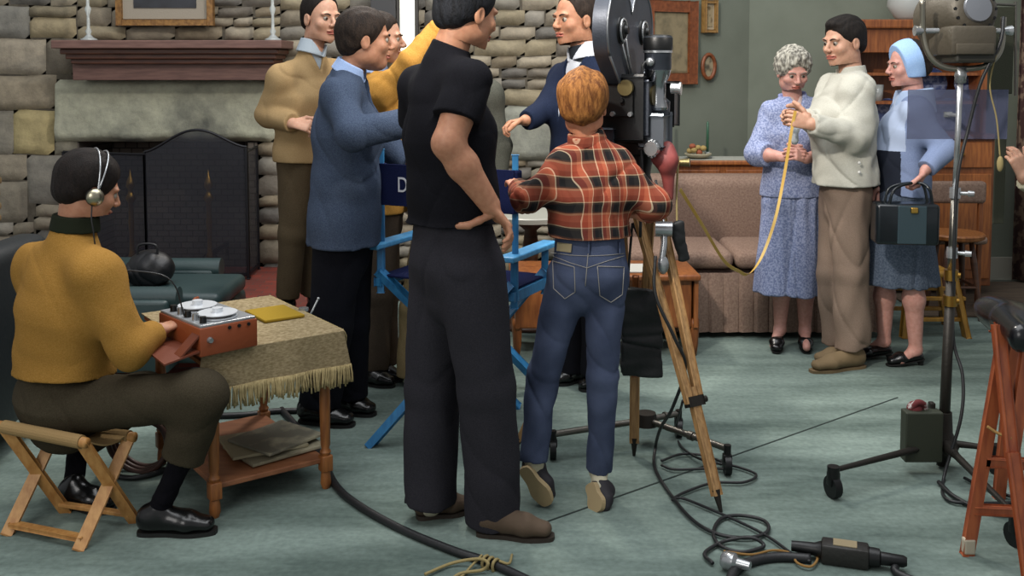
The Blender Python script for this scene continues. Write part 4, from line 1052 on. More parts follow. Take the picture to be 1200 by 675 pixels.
# --- boy in plaid shirt
def plaid_mat():
    m = bpy.data.materials.new('plaid'); m.use_nodes = True; N = NT(m); b = N.n['Principled BSDF']
    b.inputs['Roughness'].default_value = .9; b.inputs['Specular IOR Level'].default_value = .15
    tc = N.new('ShaderNodeTexCoord'); nz = N.new('ShaderNodeTexNoise'); nz.inputs['Scale'].default_value = 6; nz.inputs['Detail'].default_value = 1
    N.link(tc.outputs['Object'], nz.inputs['Vector'])
    mx = N.new('ShaderNodeMix', data_type='RGBA', blend_type='LINEAR_LIGHT'); mx.inputs[0].default_value = .012
    N.link(tc.outputs['Object'], mx.inputs[6]); N.link(nz.outputs['Color'], mx.inputs[7])
    sp = N.new('ShaderNodeSeparateXYZ'); N.link(mx.outputs[2], sp.inputs[0])
    base = None
    def stripes(sock, freq, ph, stops):
        ma = N.new('ShaderNodeMath', operation='MULTIPLY_ADD'); ma.inputs[1].default_value = freq; ma.inputs[2].default_value = ph
        fr = N.new('ShaderNodeMath', operation='FRACT'); N.link(sock, ma.inputs[0]); N.link(ma.outputs[0], fr.inputs[0])
        cr = N.new('ShaderNodeValToRGB'); cr.color_ramp.interpolation = 'CONSTANT'
        e = cr.color_ramp.elements; e[0].position = 0; e[0].color = (*lin(stops[0][1]), 1); e[1].position = stops[1][0]; e[1].color = (*lin(stops[1][1]), 1)
        for q, c in stops[2:]:
            n_ = e.new(q); n_.color = (*lin(c), 1)
        N.link(fr.outputs[0], cr.inputs['Fac']); return cr.outputs['Color']
    st = [(0, '#151416'), (.2, '#262321'), (.42, '#b7a389'), (.46, '#702f24'), (.66, '#93523c'), (.84, '#b7a389'), (.88, '#3c241f')]
    xs = N.new('ShaderNodeMath', operation='ADD'); N.link(sp.outputs[0], xs.inputs[0]); N.link(sp.outputs[1], xs.inputs[1])
    a = stripes(xs.outputs[0], 12.5, .1, st)
    c = stripes(sp.outputs[2], 11.5, .35, [(0, '#a5523a'), (.26, '#b0785a'), (.34, '#4c3126'), (.4, '#1a1b1d'), (.68, '#35312a'), (.76, '#b59a7c'), (.8, '#94442f')])
    m2 = N.new('ShaderNodeMix', data_type='RGBA', blend_type='MIX'); m2.inputs[0].default_value = .44
    N.link(a, m2.inputs[6]); N.link(c, m2.inputs[7]); N.link(m2.outputs[2], b.inputs['Base Color'])
    return m
DENIM = mat('denim', '#3b4358', rough=.95, col2='#4f5870', nscale=6, bump=.3, bscale=400, spec=.08, detail=8); STITCH = fab('denim_stitch', '#8d8a86')
if want('boy'):
    Y = 3.56; PL = plaid_mat()
    J = Jf(Y, head=(684, 124, .0), neck=(688, 166, 0), shR=(725, 192, 0), shL=(660, 190, 0), elR=(769, 240, -.03), wrR=(753, 252, .03), elL=(618, 232, .0), wrL=(607, 222, .24),
           hipR=(712, 325, 0), hipL=(666, 325, 0), knR=(706, 440, -.02), knL=(636, 440, .0), anR=(702, 550, .02), anL=(626, 540, -.04))
    J['toeR'] = G(700, 600); J['toeL'] = G(641, 597)
    p = Person(J, 'boy with red hair in a plaid shirt and blue jeans, seen from behind', G(665, 598), (.25, .97, -.06), hs=.96, bs=.8, skin=SK_BOY, h=.0045, cat='boy')
    p.root['label'] = 'person, a red-haired boy in a plaid shirt and jeans, seen from behind'; p.root['category'] = 'person'
    p.build_body(hands=[dict(q='R', d=(-.75, .2, .55), n=(-.3, .8, -.5), curl=.5, thumb=.0), dict(q='L', d=(-.2, .8, .3), n=(0, .2, -1), curl=.5)], hh=.0035)
    p.hair(H_RED, o=.017, A=(.1, .06), Bp=(.04, -.03), nape=-.078, amp=.004, f=(70, 45, 35), taper=.004, extra=[((0, -.02, .055), (.085, .095, .06))])
    p.jeans = p.trousers(DENIM, name='jeans', waist=.4, kn=(.068, .072), hem=(.058, .062), th=(.1, .108), seat=(.168, .138), folds=(.004, (20, 24, 14)), sd=3., extra=[el(lerp(p.hm, J['hipR'], .75)+V((0, -.02, .0)), (.075, .075, .09), k=.03), el(lerp(p.hm, J['hipL'], .75)+V((0, -.02, .0)), (.075, .075, .09), k=.03)])
    cuts = []
    p.top('plaid_shirt', PL, cuts=[clip(W(690, 283, Y-.12), (0, 0, -1))], g=.018, hem=.298, sag=-.002, sleeve=(.066, .066, .052), cuff=.85, folds=(.0055, (24, 26, 16)), sd=2.2, m_=1.0)
    p.collar(PL, name='shirt_collar', g=.016, lo=.0, hi=.42, gap=0)
    # pockets, patch, belt loops, laid on the surface of the jeans
    from mathutils.bvhtree import BVHTree
    jb = p.jeans; off_ = wloc(jb); bv = BVHTree.FromPolygons([v.co+off_ for v in jb.data.vertices], [tuple(q.vertices) for q in jb.data.polygons])
    def onj(px, py, e=.0015):
        o = V((0, 0, CAMZ)); r = ray(px, py).normalized(); h_, n_, _, _ = bv.ray_cast(o, r); return (h_+n_*e) if h_ is not None else W(px, py, Y-.12)
    def stitch(name, pts, r=.0016, m=STITCH):
        P_ = []
        for a_, b_ in zip(pts[:-1], pts[1:]):
            for k in range(6): P_.append(onj(a_[0]+(b_[0]-a_[0])*k/6, a_[1]+(b_[1]-a_[1])*k/6))
        P_.append(onj(*pts[-1])); bm = B(); tube(bm, P_, r, n=6, sm=0); return obj(name, bm, m, jb, smooth=True)
    stitch('pocket_stitching', [(700, 312), (731, 313), (729, 345), (716, 354), (703, 346), (700, 312)]); stitch('pocket_stitching', [(648, 306), (673, 313), (674, 342), (662, 350), (649, 338), (648, 306)])
    stitch('seam_stitching', [(690, 290), (688, 312), (686, 335)]); stitch('waistband_seam', [(645, 296), (668, 299), (690, 300), (712, 299), (731, 297)], .0012)
    stitch('yoke_seam', [(648, 300), (668, 308), (688, 314), (708, 307), (731, 300)], .0012)
    bm = B(); q_ = [onj(655, 284, .007), onj(671, 286, .007), onj(670, 296, .007), onj(654, 294, .007)]; prism(bm, q_, V((0, .003, 0))); obj('label_patch', bm, mat('patch_leather', '#8b8063', rough=.7), jb)
    for px in (690, 725):
        bm = B(); a_, b_ = onj(px, 283, .004), onj(px, 297, .004); beam(bm, a_, b_, .011, .004, bev=.001); obj('belt_loop', bm, DENIM, jb)
    SL = leather('sneaker_dark', '#1d1a20', .7); RB = leather('rubber_tan', '#a38f6b', .8); WS = fab('white_sock', '#b9b39c')
    p.shoe('L', SL, RB, heel=W(612, 548, Y-.08), toe=G(643, 597)+V((0, 0, .01)), up=(.1, .75, .45), sc=1.12, sock=(WS, lerp(J['anL'], J['knL'], .1)), name='sneaker', solet=.02)
    p.shoe('R', SL, RB, heel=W(690, 566, Y-.05), toe=G(700, 601), up=(0, .7, .6), sc=1.1, sock=(WS, lerp(J['anR'], J['knR'], .1)), name='sneaker', solet=.02)

# --- man in blue jacket
if want('blue'):
    Y = 4.35
    J = Jf(Y, head=(428, 48, 0), neck=(408, 88, 0), shR=(398, 112, -.17), shL=(412, 108, .17), elR=(414, 156, -.3), wrR=(478, 143, -.24), elL=(440, 160, .25), wrL=(478, 190, .2),
           hipR=(398, 282, -.08), hipL=(408, 282, .09), knR=(388, 380, -.06), knL=(408, 380, .08), anR=(374, 474, -.04), anL=(408, 462, .12))
    J['toeR'] = G(415, 499); J['toeL'] = G(440, 487)
    p = Person(J, 'person in a blue tweed jacket and light blue collar, seen from behind', G(390, 490), (.97, .2, -.02), hs=1.08, bs=1.02, skin=SK_MED)
    p.build_body(hands=[dict(q='R', d=(1, 0, -.1), n=(0, .3, -1), curl=.4)], hmain=.006)
    p.eyes(brow='#1e1512')
    p.hair(H_BRN, o=.012, A=(.088, .078), Bp=(.028, -.02), nape=-.07)
    NV = fab('navy_trousers', '#0f1016', '#14151c')
    p.trousers(NV, waist=.2, kn=(.085, .09), hem=(.075, .09), th=(.1, .11))
    JK = fab('blue_tweed', '#313b4d', '#414c5e', b=.5, bs=200)
    p.top('jacket', JK, g=.024, hem=-.02, sag=.012, sleeve=(.07, .066, .055), folds=(.006, (16, 18, 7)), m_=1.05, cuts=[p.vcut(.06, .3, .04)])
    p.top('shirt', fab('light_blue_shirt', '#8ea6cf', '#9db2d6'), g=.004, hem=.3, arms='', folds=None, h=.007)
    p.collar(fab('light_blue_shirt', '#8ea6cf'), name='shirt_collar', g=.012, lo=.0, hi=.5, gap=.02)
    p.shoe('R', SHOE_BK, SOLE_BK, heel=G(350, 494), toe=G(417, 500), sc=1.15, hi=1.2); p.shoe('L', SHOE_BK, SOLE_BK, heel=G(388, 480), toe=G(441, 488), sc=1.1, hi=1.2)

# --- man in tan sweater on the hearth
if want('tan'):
    Y = 5.3
    J = Jf(Y, head=(376, 22, 0), neck=(364, 64, 0), shR=(328, 92, -.1), shL=(394, 86, .14), elR=(313, 135, -.06), wrR=(342, 144, -.2), elL=(398, 135, .1), wrL=(375, 150, -.1),
           hipR=(346, 195, -.05), hipL=(372, 193, .08), knR=(343, 275, -.07), knL=(368, 275, .08), anR=(337, 347, -.04), anL=(365, 345, .1))
    fz = W(336, 370, 5.25).z
    J['toeR'] = V((W(336, 370, 5.15).x, 5.13, fz)); J['toeL'] = V((W(372, 366, 5.2).x, 5.25, fz))
    p = Person(J, 'person in a tan v-neck sweater and brown trousers by the fireplace', V((J['anR'].x, 5.25, fz)), (.72, -.68, -.08), hs=1.1, bs=1.0, skin=SK_LT)
    p.build_body(hands=[dict(q='R', d=(.95, -.1, -.15), n=(0, .6, -.6), curl=.8)])
    p.eyes(brow='#2b1c12')
    p.hair(H_DKB, o=.008, A=(.065, .095), Bp=(.02, -.0), nape=-.06)
    p.trousers(fab('brown_wool', '#443a2b', '#4d4232'), waist=.12, kn=(.068, .07), hem=(.06, .075))
    TN = fab('tan_knit', '#8a7350', '#937c5a')
    p.top('sweater', TN, g=.02, hem=.04, sleeve=(.07, .062, .048), cuts=[p.vcut(.05, .13, .045)], folds=(.004, (24, 24, 14)))
    p.top('shirt', fab('pale_blue_shirt', '#98a3ac'), g=.008, hem=.35, arms='', folds=None, h=.007, cuts=[p.vcut(.02, .05, .05)])
    p.collar(fab('pale_blue_shirt', '#98a3ac'), name='shirt_collar', g=.012, lo=.0, hi=.5, gap=.012, spread=.7)
    for q in 'RL': p.shoe(q, SHOE_BK, SOLE_BK, heel=V((J['an'+q].x, J['an'+q].y+.06, fz)), toe=J['toe'+q]+V((0, -.06, 0)))

# --- man in mustard cardigan behind
if want('mustard'):
    Y = 4.95
    J = Jf(Y, head=(447, 47, 0), neck=(438, 86, 0), shR=(447, 108, -.17), shL=(445, 104, .17), elR=(481, 72, -.2), wrR=(514, 32, -.12), elL=(470, 130, .2), wrL=(500, 120, .2),
           hipR=(446, 245, -.08), hipL=(446, 245, .08), knR=(443, 345, -.08), knL=(450, 345, .09), anR=(437, 430, -.06), anL=(449, 425, .08))
    J['toeR'] = G(464, 453); J['toeL'] = G(478, 447)
    p = Person(J, 'person in a mustard cardigan with one arm raised, mostly hidden', G(440, 448), (.98, -.05, -.02), hs=1.05, bs=.98, skin=SK_LT)
    p.build_body(hands=[dict(q='R', d=(.6, .2, .8), n=(.6, .2, -.3), curl=.3)])
    p.eyes(brow='#3a2a1c'); p.hair(H_BRN, o=.009, A=(.08, .085), Bp=(.02, 0))
    p.trousers(fab('taupe_wool', '#4c4138', '#574b40'), waist=.2, kn=(.072, .075), hem=(.068, .08), th=(.088, .1))
    p.top('cardigan', fab('mustard_knit', '#b5823a', '#c4924a'), g=.02, hem=-.02, sleeve=(.066, .058, .05), cuts=[p.vcut(.05, .4, .04)], folds=(.004, (30, 34, 20)))
    p.top('shirt', fab('light_blue_shirt', '#8ea6cf'), g=.006, hem=.2, arms='', folds=None, h=.007)
    p.collar(fab('light_blue_shirt', '#8ea6cf'), name='shirt_collar', g=.012, lo=0, hi=.55, gap=.015, spread=.6)
    for q, h_, t_ in (('R', (418, 450), (464, 454)), ('L', (428, 444), (474, 447))): p.shoe(q, SHOE_BK, SOLE_BK, heel=G(*h_), toe=G(*t_), hi=1.1)

# --- man in tweed behind black t-shirt
if want('tweed'):
    Y = 4.88
    J = Jf(Y, head=(540, 14, .05), neck=(533, 68, 0), shR=(576, 112, -.03), shL=(489, 112, .03), elR=(586, 170, -.03), wrR=(580, 225, -.05), elL=(480, 170, .05), wrL=(490, 225, -.05),
           hipR=(553, 265, 0), hipL=(502, 265, 0), knR=(548, 360, 0), knL=(484, 360, -.02), anR=(548, 440, 0), anL=(481, 442, -.02))
    J['toeR'] = G(552, 452); J['toeL'] = G(488, 452)
    p = Person(J, 'person in a grey tweed jacket and khaki trousers hidden behind the black t-shirt', G(515, 452), (.3, .95, 0), hs=.9, skin=SK_LT, h=.007)
    p.build_body(hands=[dict(q='R', d=(-.1, .1, -1), n=(-1, 0, 0)), dict(q='L', d=(.1, .1, -1), n=(1, 0, 0))], hh=.005, hd=.004)
    p.hair(H_BRN, o=.009)
    p.trousers(fab('khaki', '#8f7c5a', '#9c8965'), waist=.2, kn=(.062, .07), hem=(.058, .07), th=(.085, .1))
    p.top('jacket', fab('grey_tweed', '#3c3d37', '#494a43'), g=.024, hem=.02, sag=-.01, sleeve=(.064, .058, .05), folds=(.005, (18, 18, 9)))
    for q in 'RL': p.shoe(q, SHOE_BR, SOLE_BR, heel=V((J['an'+q].x, J['an'+q].y-.06, 0)), toe=V((J['an'+q].x+.06, J['an'+q].y+.2, 0)))

# --- man in navy blazer behind the camera
if want('navy'):
    Y = 4.85
    J = Jf(Y, head=(674, 24, 0), neck=(684, 66, 0), shR=(658, 92, .12), shL=(712, 96, -.12), elR=(640, 128, .02), wrR=(616, 141, -.1), elL=(728, 160, -.1), wrL=(700, 190, -.2),
           hipR=(672, 240, .06), hipL=(698, 240, -.06), knR=(672, 340, .05), knL=(700, 340, -.06), anR=(672, 435, .05), anL=(700, 438, -.06))
    J['toeR'] = G(650, 452); J['toeL'] = G(678, 458)
    p = Person(J, 'person in a navy blazer and white open collar gesturing beside the film camera', G(680, 455), (-.82, -.55, -.04), hs=1.1, skin=SK_MED)
    p.build_body(hands=[dict(q='R', d=(-.9, -.3, -.15), n=(0, -.3, -1), curl=.95, thumb=.7)], hd=.0035)
    p.eyes(brow='#3b2a20')
    p.hair(H_BRN, o=.007, A=(.066, .095), Bp=(.035, -.0), nape=-.06)
    p.trousers(fab('dark_trousers', '#17171c'), waist=.2)
    NB = fab('navy_blazer', '#141b2c', '#1a2236', ns=60)
    p.top('blazer', NB, g=.024, hem=.0, sag=.01, sleeve=(.068, .062, .05), cuts=[p.vcut(.075, .36, .06)], folds=(.005, (18, 18, 9)))
    p.top('shirt', fab('white_shirt', '#b6bac2'), g=.01, hem=.2, arms='', folds=None, h=.007)
    p.collar(fab('white_shirt', '#b6bac2'), name='shirt_collar', g=.014, lo=-.12, hi=.48, gap=.03, spread=.6)
    p.collar(fab('dark_cravat', '#26292e'), name='cravat', g=.004, lo=-.3, hi=.42, gap=0)
    for q in 'RL': p.shoe(q, SHOE_BK, SOLE_BK)

# --- older lady
if want('lady'):
    Y = 5.52
    J = Jf(Y, head=(929, 84, -.02), neck=(929, 118, .02), shR=(903, 133, 0), shL=(957, 130, .02), elR=(886, 180, -.04), wrR=(918, 184, -.2), elL=(966, 180, -.02), wrL=(944, 186, -.2),
           hipR=(914, 235, 0), hipL=(944, 235, .02), knR=(917, 320, -.02), knL=(944, 320, 0), anR=(914, 386, -.0), anL=(943, 388, .0))
    J['toeR'] = G(906, 412); J['toeL'] = G(945, 415)
    p = Person(J, 'older person with curly grey hair in a lavender skirt suit, hands clasped', G(927, 410), (.06, -.93, -.34), hup=(0, -.3, 1), hs=.98, bs=.92, skin=SK_PK)
    p.root['label'] = 'person with curly grey hair in a lavender skirt suit, hands clasped'
    p.build_body(hands=[dict(q='R', d=(.85, -.25, .25), n=(.1, .6, -.5), curl=.7), dict(q='L', d=(-.75, -.5, .35), n=(-.1, .7, -.4), curl=.7)], legs='RL', fem=1)
    p.eyes(brow='#6d6b64')
    p.hair(H_GRY, o=.022, A=(.088, .068), Bp=(.055, -.03), nape=-.055, amp=.007, curly=85, ears=False, extra=[((0, .03, .1), (.06, .05, .035)), ((.055, 0, .06), (.04, .06, .05)), ((-.055, 0, .06), (.04, .06, .05))])
    LV = mat('lavender_tweed', '#6f7a9c', rough=.95, col2='#9aa2c0', nscale=110, bump=.4, bscale=200, spec=.1, detail=2, lo=.4, hi=.6)
    p.skirt(LV, W(925, 342, Y).z, r0=(.15, .12), r1=(.195, .16), c=W(924, 343, Y))
    p.top('jacket', LV, g=.02, hem=.05, sag=.01, sleeve=(.066, .066, .066), cuff=.45, cuts=[p.vcut(.045, .1, .045)], folds=(.004, (24, 24, 12)), m_=.98)
    p.collar(mat('lavender_collar', '#8189b4', rough=.9), name='jacket_collar', g=.02, lo=-.15, hi=.35, gap=.03, spread=.9)
    p.top('blouse', fab('pale_blouse', '#b9a6a0'), g=.004, hem=.4, arms='', folds=None, h=.007, cuts=[p.vcut(.035, .06, .05)])
    for q, hx in (('R', (914, 405)), ('L', (946, 407))):
        t = J['toe'+q]; h_ = G(*hx)
        p.shoe(q, SHOE_BK, SOLE_BK, heel=V((J['an'+q].x, J['an'+q].y+.035, .05)), toe=V((t.x, J['an'+q].y-.15, .004)), heelh=.05, low=True, sc=.9, solet=.006)

# --- man in white sweater
if want('white'):
    Y = 5.2
    J = Jf(Y, head=(989, 50, 0), neck=(998, 92, 0), shR=(976, 104, .14), shL=(1006, 106, -.14), elR=(964, 150, .04), wrR=(944, 138, -.08), elL=(1004, 160, -.2), wrL=(952, 146, -.26),
           hipR=(986, 228, .08), hipL=(996, 228, -.08), knR=(978, 320, .07), knL=(996, 320, -.07), anR=(984, 400, .08), anL=(1000, 408, -.06))
    J['toeR'] = G(955, 426); J['toeL'] = G(950, 435)
    p = Person(J, 'person in a cream pullover and beige trousers holding the yellow tape measure', G(990, 432), (-.88, -.4, -.12), hs=1.08, bs=1.02, skin=SK_LT)
    p.build_body(hands=[dict(q='L', d=(-.95, .1, .3), n=(.1, .8, -.2), curl=.75, thumb=.2), dict(q='R', d=(-.95, 0, .1), n=(0, -.8, -.3), curl=.7)], smile=1)
    p.eyes(brow='#17110d'); p.hair(H_BLK, o=.008, A=(.09, .08), Bp=(.03, -.02), nape=-.06, extra=[((0, .045, .09), (.05, .045, .03))])
    p.trousers(fab('beige_trousers', '#766559', '#806f62'), waist=.12, kn=(.085, .088), hem=(.075, .09), th=(.1, .108), folds=(.006, (24, 24, 9)))
    WH = fab('cream_knit', '#a8a79c', '#b3b2a8', b=.5)
    p.top('sweater', WH, g=.028, hem=.1, sag=.004, sleeve=(.076, .072, .05), folds=(.006, (24, 26, 18)), m_=1.04, sd=1.7)
    p.collar(WH, name='sweater_collar', g=.014, lo=-.1, hi=.42, gap=.016, spread=.6)
    for py in (191, 202): bm = B(); ball(bm, W(1007, py, Y-.355+.13), (.008, .005, .008), u=10, v=8); obj('button', bm, mat('button_white', '#c9c9c4', rough=.3), p.root, smooth=True)
    p.shoe('L', SHOE_TAN, SHOE_TAN, heel=G(1014, 430), toe=G(948, 437), sc=1.1, hi=1.3); p.shoe('R', SHOE_TAN, SHOE_TAN, heel=G(1010, 424), toe=G(952, 427), sc=1.1, hi=1.3)

# --- lady in blue with headscarf
if want('blady'):
    Y = 5.22
    J = Jf(Y, head=(1063, 78, 0), neck=(1070, 112, 0), shR=(1060, 128, .15), shL=(1076, 130, -.15), elR=(1050, 185, .1), wrR=(1040, 215, -.05), elL=(1106, 176, -.22), wrL=(1084, 200, -.28),
           hipR=(1052, 228, .08), hipL=(1060, 228, -.08), knR=(1037, 325, .06), knL=(1070, 325, -.08), anR=(1036, 400, .08), anL=(1073, 410, -.04))
    J['toeR'] = G(1019, 417); J['toeL'] = G(1056, 430)
    p = Person(J, 'person in a light blue cardigan, grey skirt and blue headband holding a handbag', G(1055, 425), (-.99, -.1, -.06), hs=.98, bs=.94, skin=SK_PK)
    p.build_body(hands=[dict(q='L', d=(-.4, -.1, -.85), n=(-.6, .3, .2), curl=.95, thumb=.6), dict(q='R', d=(-.3, -.1, -.95), n=(0, -.5, 0), curl=.8)], legs='RL', fem=1)
    p.eyes(brow='#4a3a30')
    p.hair(H_BRN, o=.02, A=(.062, .1), Bp=(.02, -.02), nape=-.075, amp=.003, curly=70, ears=False, extra=[((0, -.07, .0), (.07, .06, .06))])
    HB = fab('headband_blue', '#8fb0dc', '#9cbbe2')
    k = p.hs
    net_mesh('headband', [([p.E(0, -.012, .034, (.101, .122, .112), 0), p.E(0, -.02, -.04, (.085, .07, .07), .03), clip(p.hp(0, .062, .07), p.hy*.95-p.hz*.25), clip(p.hp(0, -.035, .07), -(p.hy*.95-p.hz*.25)), clip(p.hp(0, 0, -.055), -p.hz)], .004, None)], [HB], p.root)
    BL = fab('blue_knit', '#6f7d9c', '#7a88a6')
    p.skirt(mat('grey_tweed_skirt', '#3e4858', rough=.95, col2='#57616f', nscale=120, bump=.4, bscale=200, spec=.1), 0, r0=(.15, .12), r1=(.165, .2), c=W(1053, 332, Y))
    xf = J['shL'].x-.045; zf = W(1050, 175, Y).z
    p.top('cardigan', [BL, fab('pale_cardigan_edge', '#a3b0c8'), fab('dark_lining', '#20242e')], g=.018, hem=.0, sag=.01, sleeve=(.062, .062, .05), cuff=.9, folds=(.004, (24, 24, 12)), belly=.02, h=.004,
          matfn=lambda c: np.where((c[:, 0] < xf+.02*np.sin(c[:, 2]*9)) & (c[:, 2] > zf), 1, np.where((c[:, 0] < xf-.035) & (c[:, 2] <= zf), 2, 0)))
    p.collar(fab('pale_blue_collar', '#9fb0cc'), name='cardigan_collar', g=.045, lo=-.9, hi=.3, gap=.04, spread=.6)
    for q in 'RL':
        t = J['toe'+q]; a = J['an'+q]; d_ = V((-1, -.12, 0)).normalized()
        p.shoe(q, SHOE_BK, SOLE_BK, heel=V((a.x, a.y, .03))-d_*.05, toe=V((a.x, a.y, .004))+d_*.16, heelh=.03, low=True, sc=.9, solet=.006)

# --- person past the right edge
if want('edge'):
    Y = 4.6
    J = Jf(Y, head=(1236, 70, 0), neck=(1246, 112, 0), shR=(1240, 132, .15), shL=(1252, 135, -.15), elR=(1240, 190, .15), wrR=(1215, 200, .05), elL=(1242, 235, -.24), wrL=(1200, 208, -.28),
           hipR=(1248, 260, .08), hipL=(1252, 260, -.08), knR=(1248, 360, .08), knL=(1252, 360, -.08), anR=(1248, 455, .08), anL=(1252, 460, -.06))
    J['toeR'] = G(1220, 470); J['toeL'] = G(1215, 478)
    p = Person(J, 'person at the right edge, only a hand and cream knit cuff in view', G(1250, 470), (-.95, -.1, 0), skin=SK_LT, h=.008)
    p.build_body(hands=[dict(q='L', d=(-.35, .1, .9), n=(-.3, .8, 0), curl=.6, thumb=.2)], hh=.006, hd=.0035)
    p.hair(H_BRN)
    p.trousers(fab('taupe_wool', '#4c4138'), waist=.25)
    p.top('sweater', fab('cream_knit_dim', '#a39e88'), g=.022, hem=.05, sleeve=(.066, .06, .05), cuff=.97)
    for q in 'RL': p.shoe(q, SHOE_BK, SOLE_BK)

# --- seated man with headphones
if want('seated'):
    Y = 3.42
    J = Jf(Y, head=(103, 222, .02), neck=(88, 268, 0), shR=(116, 322, -.14), shL=(42, 312, .12), elR=(152, 406, -.14), wrR=(187, 388, -.02), elL=(60, 405, .32), wrL=(150, 392, .42),
           hipR=(88, 476, -.08), hipL=(62, 470, .1), knR=(238, 462, -.15), knL=(170, 462, .38), anR=(214, 536, -.12), anL=(92, 520, .22))
    J['toeR'] = G(256, 620); J['toeL'] = G(130, 598)
    p = Person(J, 'seated person in a mustard sweater wearing headphones on the folding stool', G(70, 610), (.74, .55, -.32), hup=(.2, .1, 1), hs=1.01, bs=1.03, skin=SK_MED, h=.005)
    p.root['label'] = 'person in a mustard sweater and headphones seated on the folding stool'
    p.build_body(hands=[dict(q='R', d=(.75, .55, .3), n=(.3, .2, -.9), curl=.6, thumb=.2), dict(q='L', d=(.9, .3, 0), n=(.2, 0, -1), curl=.5)], hh=.0035)
    p.eyes(brow='#1a120e')
    p.hair(H_DKB, o=.013, A=(.088, .07), Bp=(.035, -.03), nape=-.078)
    OL = fab('olive_brown_wool', '#342e23', '#3d372b')
    p.trousers(OL, waist=.2, kn=(.07, .072), hem=(.062, .07), seat=(.178, .15), folds=(.003, (18, 20, 18)), sd=2.6, kk=.05, th=(.09, .092))
    MU = fab('mustard_sweater', '#87632b', '#936e36', b=.5)
    p.top('sweater', MU, g=.026, hem=-.06, sag=.01, cuts=[clip(W(70, 452, Y-.2), (0, -.1, -1))], sleeve=(.076, .072, .044), cuff=.88, folds=(.0055, (16, 18, 13)), m_=1.06, sd=4.1, cr=.5)
    p.collar(fab('dark_green_collar', '#1d2117'), name='shirt_collar', g=.014, lo=-.05, hi=.5, gap=0)
    BS = fab('black_sock', '#0b0a0f')
    p.shoe('R', SHOE_BK, SOLE_BK, heel=G(160, 626), toe=G(257, 624), sc=1.0, sock=(BS, lerp(J['anR'], J['knR'], .02)), sockr=.05)
    p.shoe('L', SHOE_BK, SOLE_BK, heel=G(72, 592), toe=G(135, 600), sock=(BS, lerp(J['anL'], J['knL'], .02)), sockr=.048)
    HEADP = p
UPV = V((0, 0, 1))
# ---------------------------------------------------------------- folding stool under the seated man
def G3(px, py): return G(px, py)
A1b, A2b, B1b, B2b = G(78, 600), G(8, 627), G(159, 612), G(92, 645)
t = thing('folding_stool', 'small folding stool with canvas seat under the seated person', 'stool', (A1b+A2b+B1b+B2b)/4)
zs = .375
A1t = A2b.copy(); A2t = A1b.copy(); B1t = B2b.copy(); B2t = B1b.copy()
# top ends: each leg crosses its partner
for q in (A1t, A2t, B1t, B2t): q.z = zs
def tp(px, py, Y): return W(px, py, Y)
A1t = tp(5, 500, A2b.y+.02); A2t = tp(66, 505, A1b.y+.0); B1t = tp(96, 518, B2b.y+.02); B2t = tp(152, 512, B1b.y+.0)
zz = (A1t.z+B1t.z)/2
for nm, a, b in (('leg', A1b, A1t), ('leg', A2b, A2t), ('leg', B1b, B1t), ('leg', B2b, B2t)):
    bm = B(); beam(bm, a, b, .03, .018, bev=.004, up=(0, 1, 0)); obj('leg', bm, W_SEAT, t)
for a, b in ((A2b, B2b), (A1b, B1b)):
    bm = B(); u = V((0, 0, .045)); f = lambda p, q: p.lerp(q, .09); beam(bm, a.lerp(A2t if a is A2b else A1t, .1), b.lerp(B2t if b is B2b else B1t, .1), .026, .014, bev=.003); obj('stretcher', bm, W_SEAT, t)
for a, b in ((A1t, B1t), (A2t, B2t)):
    d = (b-a).normalized(); bm = B(); cyl(bm, a-d*.02, b+d*.02, .017, n=16); obj('seat_rail', bm, W_SEAT, t, smooth=True)
CANV = fab('canvas_natural', '#8d7550')
bm = B(); n = 10; rows = []
for k in range(n+1):
    u = k/n; sagz = -.03*math.sin(PI*u); rows.append([(A1t.lerp(A2t, u)+V((0, 0, .014+sagz))), (B1t.lerp(B2t, u)+V((0, 0, .014+sagz)))])
tv = [[bm.verts.new(p) for p in r] for r in rows]; bv = [[bm.verts.new(p-V((0, 0, .006))) for p in r] for r in rows]
for k in range(n):
    bm.faces.new((tv[k][0], tv[k+1][0], tv[k+1][1], tv[k][1])); bm.faces.new((bv[k][0], bv[k][1], bv[k+1][1], bv[k+1][0])); bm.faces.new((tv[k][0], bv[k][0], bv[k+1][0], tv[k+1][0])); bm.faces.new((tv[k][1], tv[k+1][1], bv[k+1][1], bv[k][1]))
d = (B1t-A1t).normalized()
for a, b in ((A1t, B1t), (A2t, B2t)): cyl(bm, a, b, .022, n=16)
obj('canvas_seat', bm, CANV, t)

# ---------------------------------------------------------------- side table with fringed cloth
p1, p2, p3 = G(252, 606), G(386, 583), G(265, 532); p4 = p1+p3-p2
ct = (p1+p2+p3+p4)/4; zt = .575; ux = (p2-p1).normalized(); uy = V((-ux.y, ux.x, 0)); wl_ = (p2-p1).length; dl = (p3-p1).length*.985
ux = V((.81, .585, 0)).normalized(); uy = V((-ux.y, ux.x, 0)); wl_ = .415; p2 = p1+ux*wl_; dl = .58; p3 = p2+uy*dl; p4 = p1+uy*dl; ct = (p1+p3)/2
t = thing('side_table', 'small honey wood side table with turned legs and a lower shelf', 'table', ct)
for p in (p1, p2, p3, p4):
    bm = B(); box(bm, p+V((0, 0, .095)), (.042, .042, .06), ax=(ux, uy, UPV), bev=.004)
    lathe(bm, p, UPV, [(0, .013), (.02, .02), (.05, .018), (.065, .016)], n=16); lathe(bm, p+V((0, 0, .125)), UPV, [(0, .016), (.012, .021), (.024, .014), (.04, .018), (.2, .02), (.34, .017), (.36, .021), (.375, .016), (.4, .02)], n=16)
    box(bm, p+V((0, 0, .545)), (.042, .042, .06), ax=(ux, uy, UPV), bev=.004); obj('leg', bm, W_MAP, t, auto=45)
